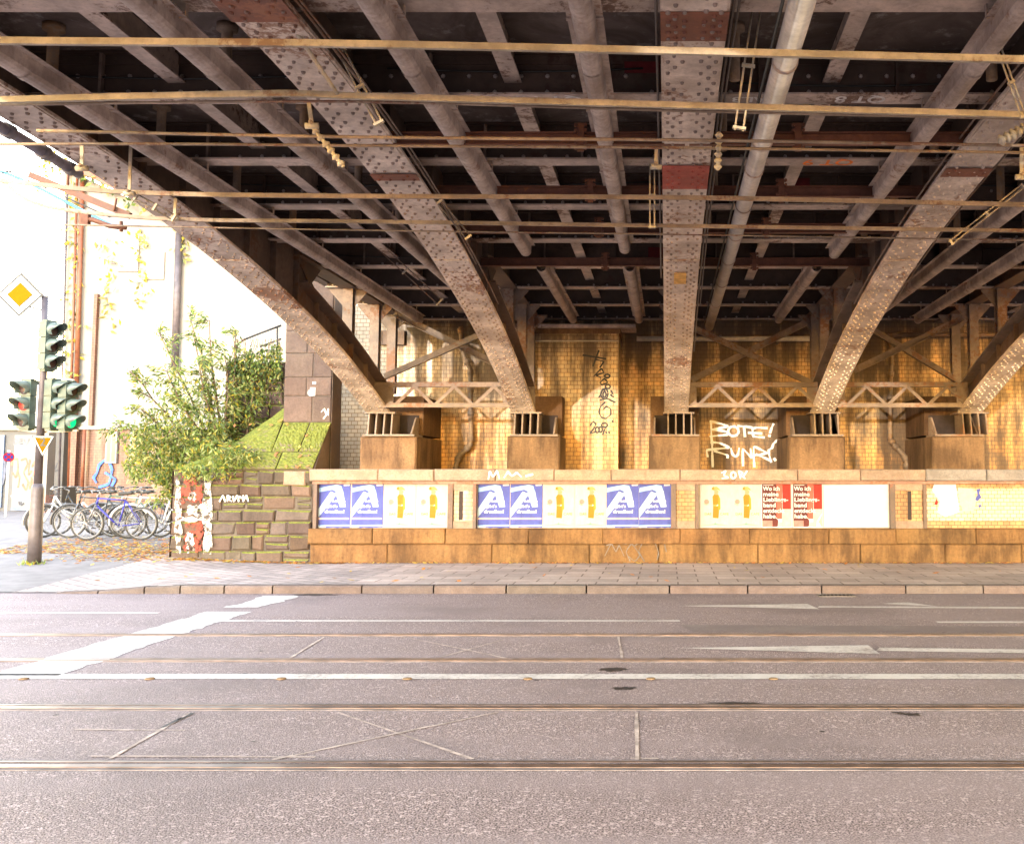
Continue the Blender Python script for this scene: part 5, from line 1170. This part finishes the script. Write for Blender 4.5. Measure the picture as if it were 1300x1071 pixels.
# graffiti garage
YG = 33.0; q = lambda a, b: on_y(a, b, YG)
gr = thing('garage_building', 'low white garage building covered in graffiti at the far left', 'garage')
A, B = q(-160, 648), q(82, 546); MB().box(A.x, B.x, YG, YG + 6, .2, B.z).build('wall', plain('garage_plaster', (0.10, 0.097, 0.095), .85, 0, .08, 2), gr); MB().box(A.x, B.x + .1, YG - .12, YG + 6.1, B.z + .001, B.z + .16).build('roof_edge', M['plaster'], gr)
for (x0, x1, lb) in ((-60, 4, 'door'), (15, 60, 'door')):
    A, B = q(x0, 644), q(x1, 552); d = MB().box(A.x, B.x, YG - .04, YG - .001, A.z, B.z).build('garage_door', plain('door_white', (0.135, 0.14, 0.148), .6, 0, .05) if 'door_white' not in bpy.data.materials else bpy.data.materials['door_white'], gr)
    mb = MB(); mb.box(B.x + .001, B.x + .09, YG - .06, YG - .001, A.z, B.z); mb.box(A.x, B.x, YG - .06, YG - .041, A.z - .1, A.z - .001); mb.build('door_frame', plain('frame_slate', (.10, .13, .2), .6) if 'frame_slate' not in bpy.data.materials else bpy.data.materials['frame_slate'], d)
    if x0 > 0:
        for (w0, w1) in ((20, 30), (36, 46)):
            a2, b2 = q(w0, 574), q(w1, 565); MB().box(a2.x, b2.x, YG - .046, YG - .0405, a2.z, b2.z).build('vent_grille', plain('vent_grey', (.32, .33, .33), .7), d)
def gst(name, c, L, w, Y=YG - .042, par=None):
    mb = MB()
    for S in L: ribbon(mb, [(on_y(a, b, Y).x, on_y(a, b, Y).z) for a, b in S], w, wfn(Y))
    return mb.build(name, plain('spray_' + name + str(len(bpy.data.materials)), c, .8), par or gr)
o = gst('graffiti', (.12, .12, .13), [[(18, 557), (18, 564), (22, 562), (22, 558), (18, 557)], [(28, 557), (24, 558), (25, 564), (29, 563)], [(24, 560), (28, 560)], [(31, 558), (33, 564), (37, 557)]], .05); o['label'] = 'grey tag reading DEV'
o = gst('graffiti', (.34, .12, .08), [[(15, 590), (16, 584), (22, 583), (23, 596), (20, 606), (16, 600)], [(23, 618), (25, 606), (22, 600)], [(27, 584), (33, 582), (35, 590), (30, 600), (36, 612), (33, 622), (29, 615)], [(38, 584), (36, 602), (40, 598)], [(41, 592), (44, 586), (46, 594), (42, 604)], [(38, 620), (40, 606), (42, 620)], [(44, 622), (45, 608), (48, 606)]], .06)
gst('graffiti', (.35, .5, .65), [[(16, 630), (22, 626), (28, 631), (36, 626), (44, 630), (52, 627)], [(18, 634), (30, 635), (48, 634)]], .09)
gst('graffiti', (.05, .05, .06), [[(24, 636), (25, 640)], [(27, 636), (27, 641), (30, 639)]], .05)
gst('graffiti', (.06, .06, .07), [[(65, 588), (68, 592), (66, 596), (70, 594), (73, 588)], [(69, 598), (73, 597)], [(63, 618), (65, 630), (66, 620), (69, 632), (70, 618), (73, 630), (74, 616)], [(64, 626), (74, 622)], [(64, 633), (67, 636)], [(70, 634), (74, 632)]], .05, YG - .001)
gst('graffiti', (.09, .10, .14), [arc(-6, 595, 11, 26, -80, 80)], .12)
MB().box(q(78, 600).x, q(88, 600).x, YG - 1.2, YG - .8, .3, q(80, 540).z).build('white_pillar', M['plaster'], gr); MB().box(q(77, 600).x, q(89, 600).x, YG - 1.25, YG - .75, .3, q(80, 627).z).build('pillar_base', plain('pillar_red', (.35, .2, .17), .8), gr)
c = on_y(11, 580, 29); t = thing('no_stopping_sign', 'round blue no-stopping sign with red cross in front of the garage', 'sign', tuple(c), R(35)); rr = .14
disc = lambda r, y: [(r * math.cos(R(a)), y, r * math.sin(R(a))) for a in range(0, 360, 15)]
MB().prism(disc(rr, 0), (0, .006, 0)).build('red_ring', M['signred'], t); MB().prism(disc(rr * .78, -.003), (0, .0025, 0)).build('blue_face', M['signblue'], t); mb = MB(); mb.bar((-.075, -.005, -.075), (.075, -.005, .075), .002, .035, (0, 0, 1)); mb.bar((-.075, -.0075, .075), (.075, -.0075, -.075), .002, .035, (0, 0, 1)); mb.build('red_cross', M['signred'], t)
MB().tube([(0, .05, .2), (0, .05, -(c.z - gz(c.x, 29)))], .03, 10).build('post', M['white'], t, True)
print('objects', len(bpy.data.objects))
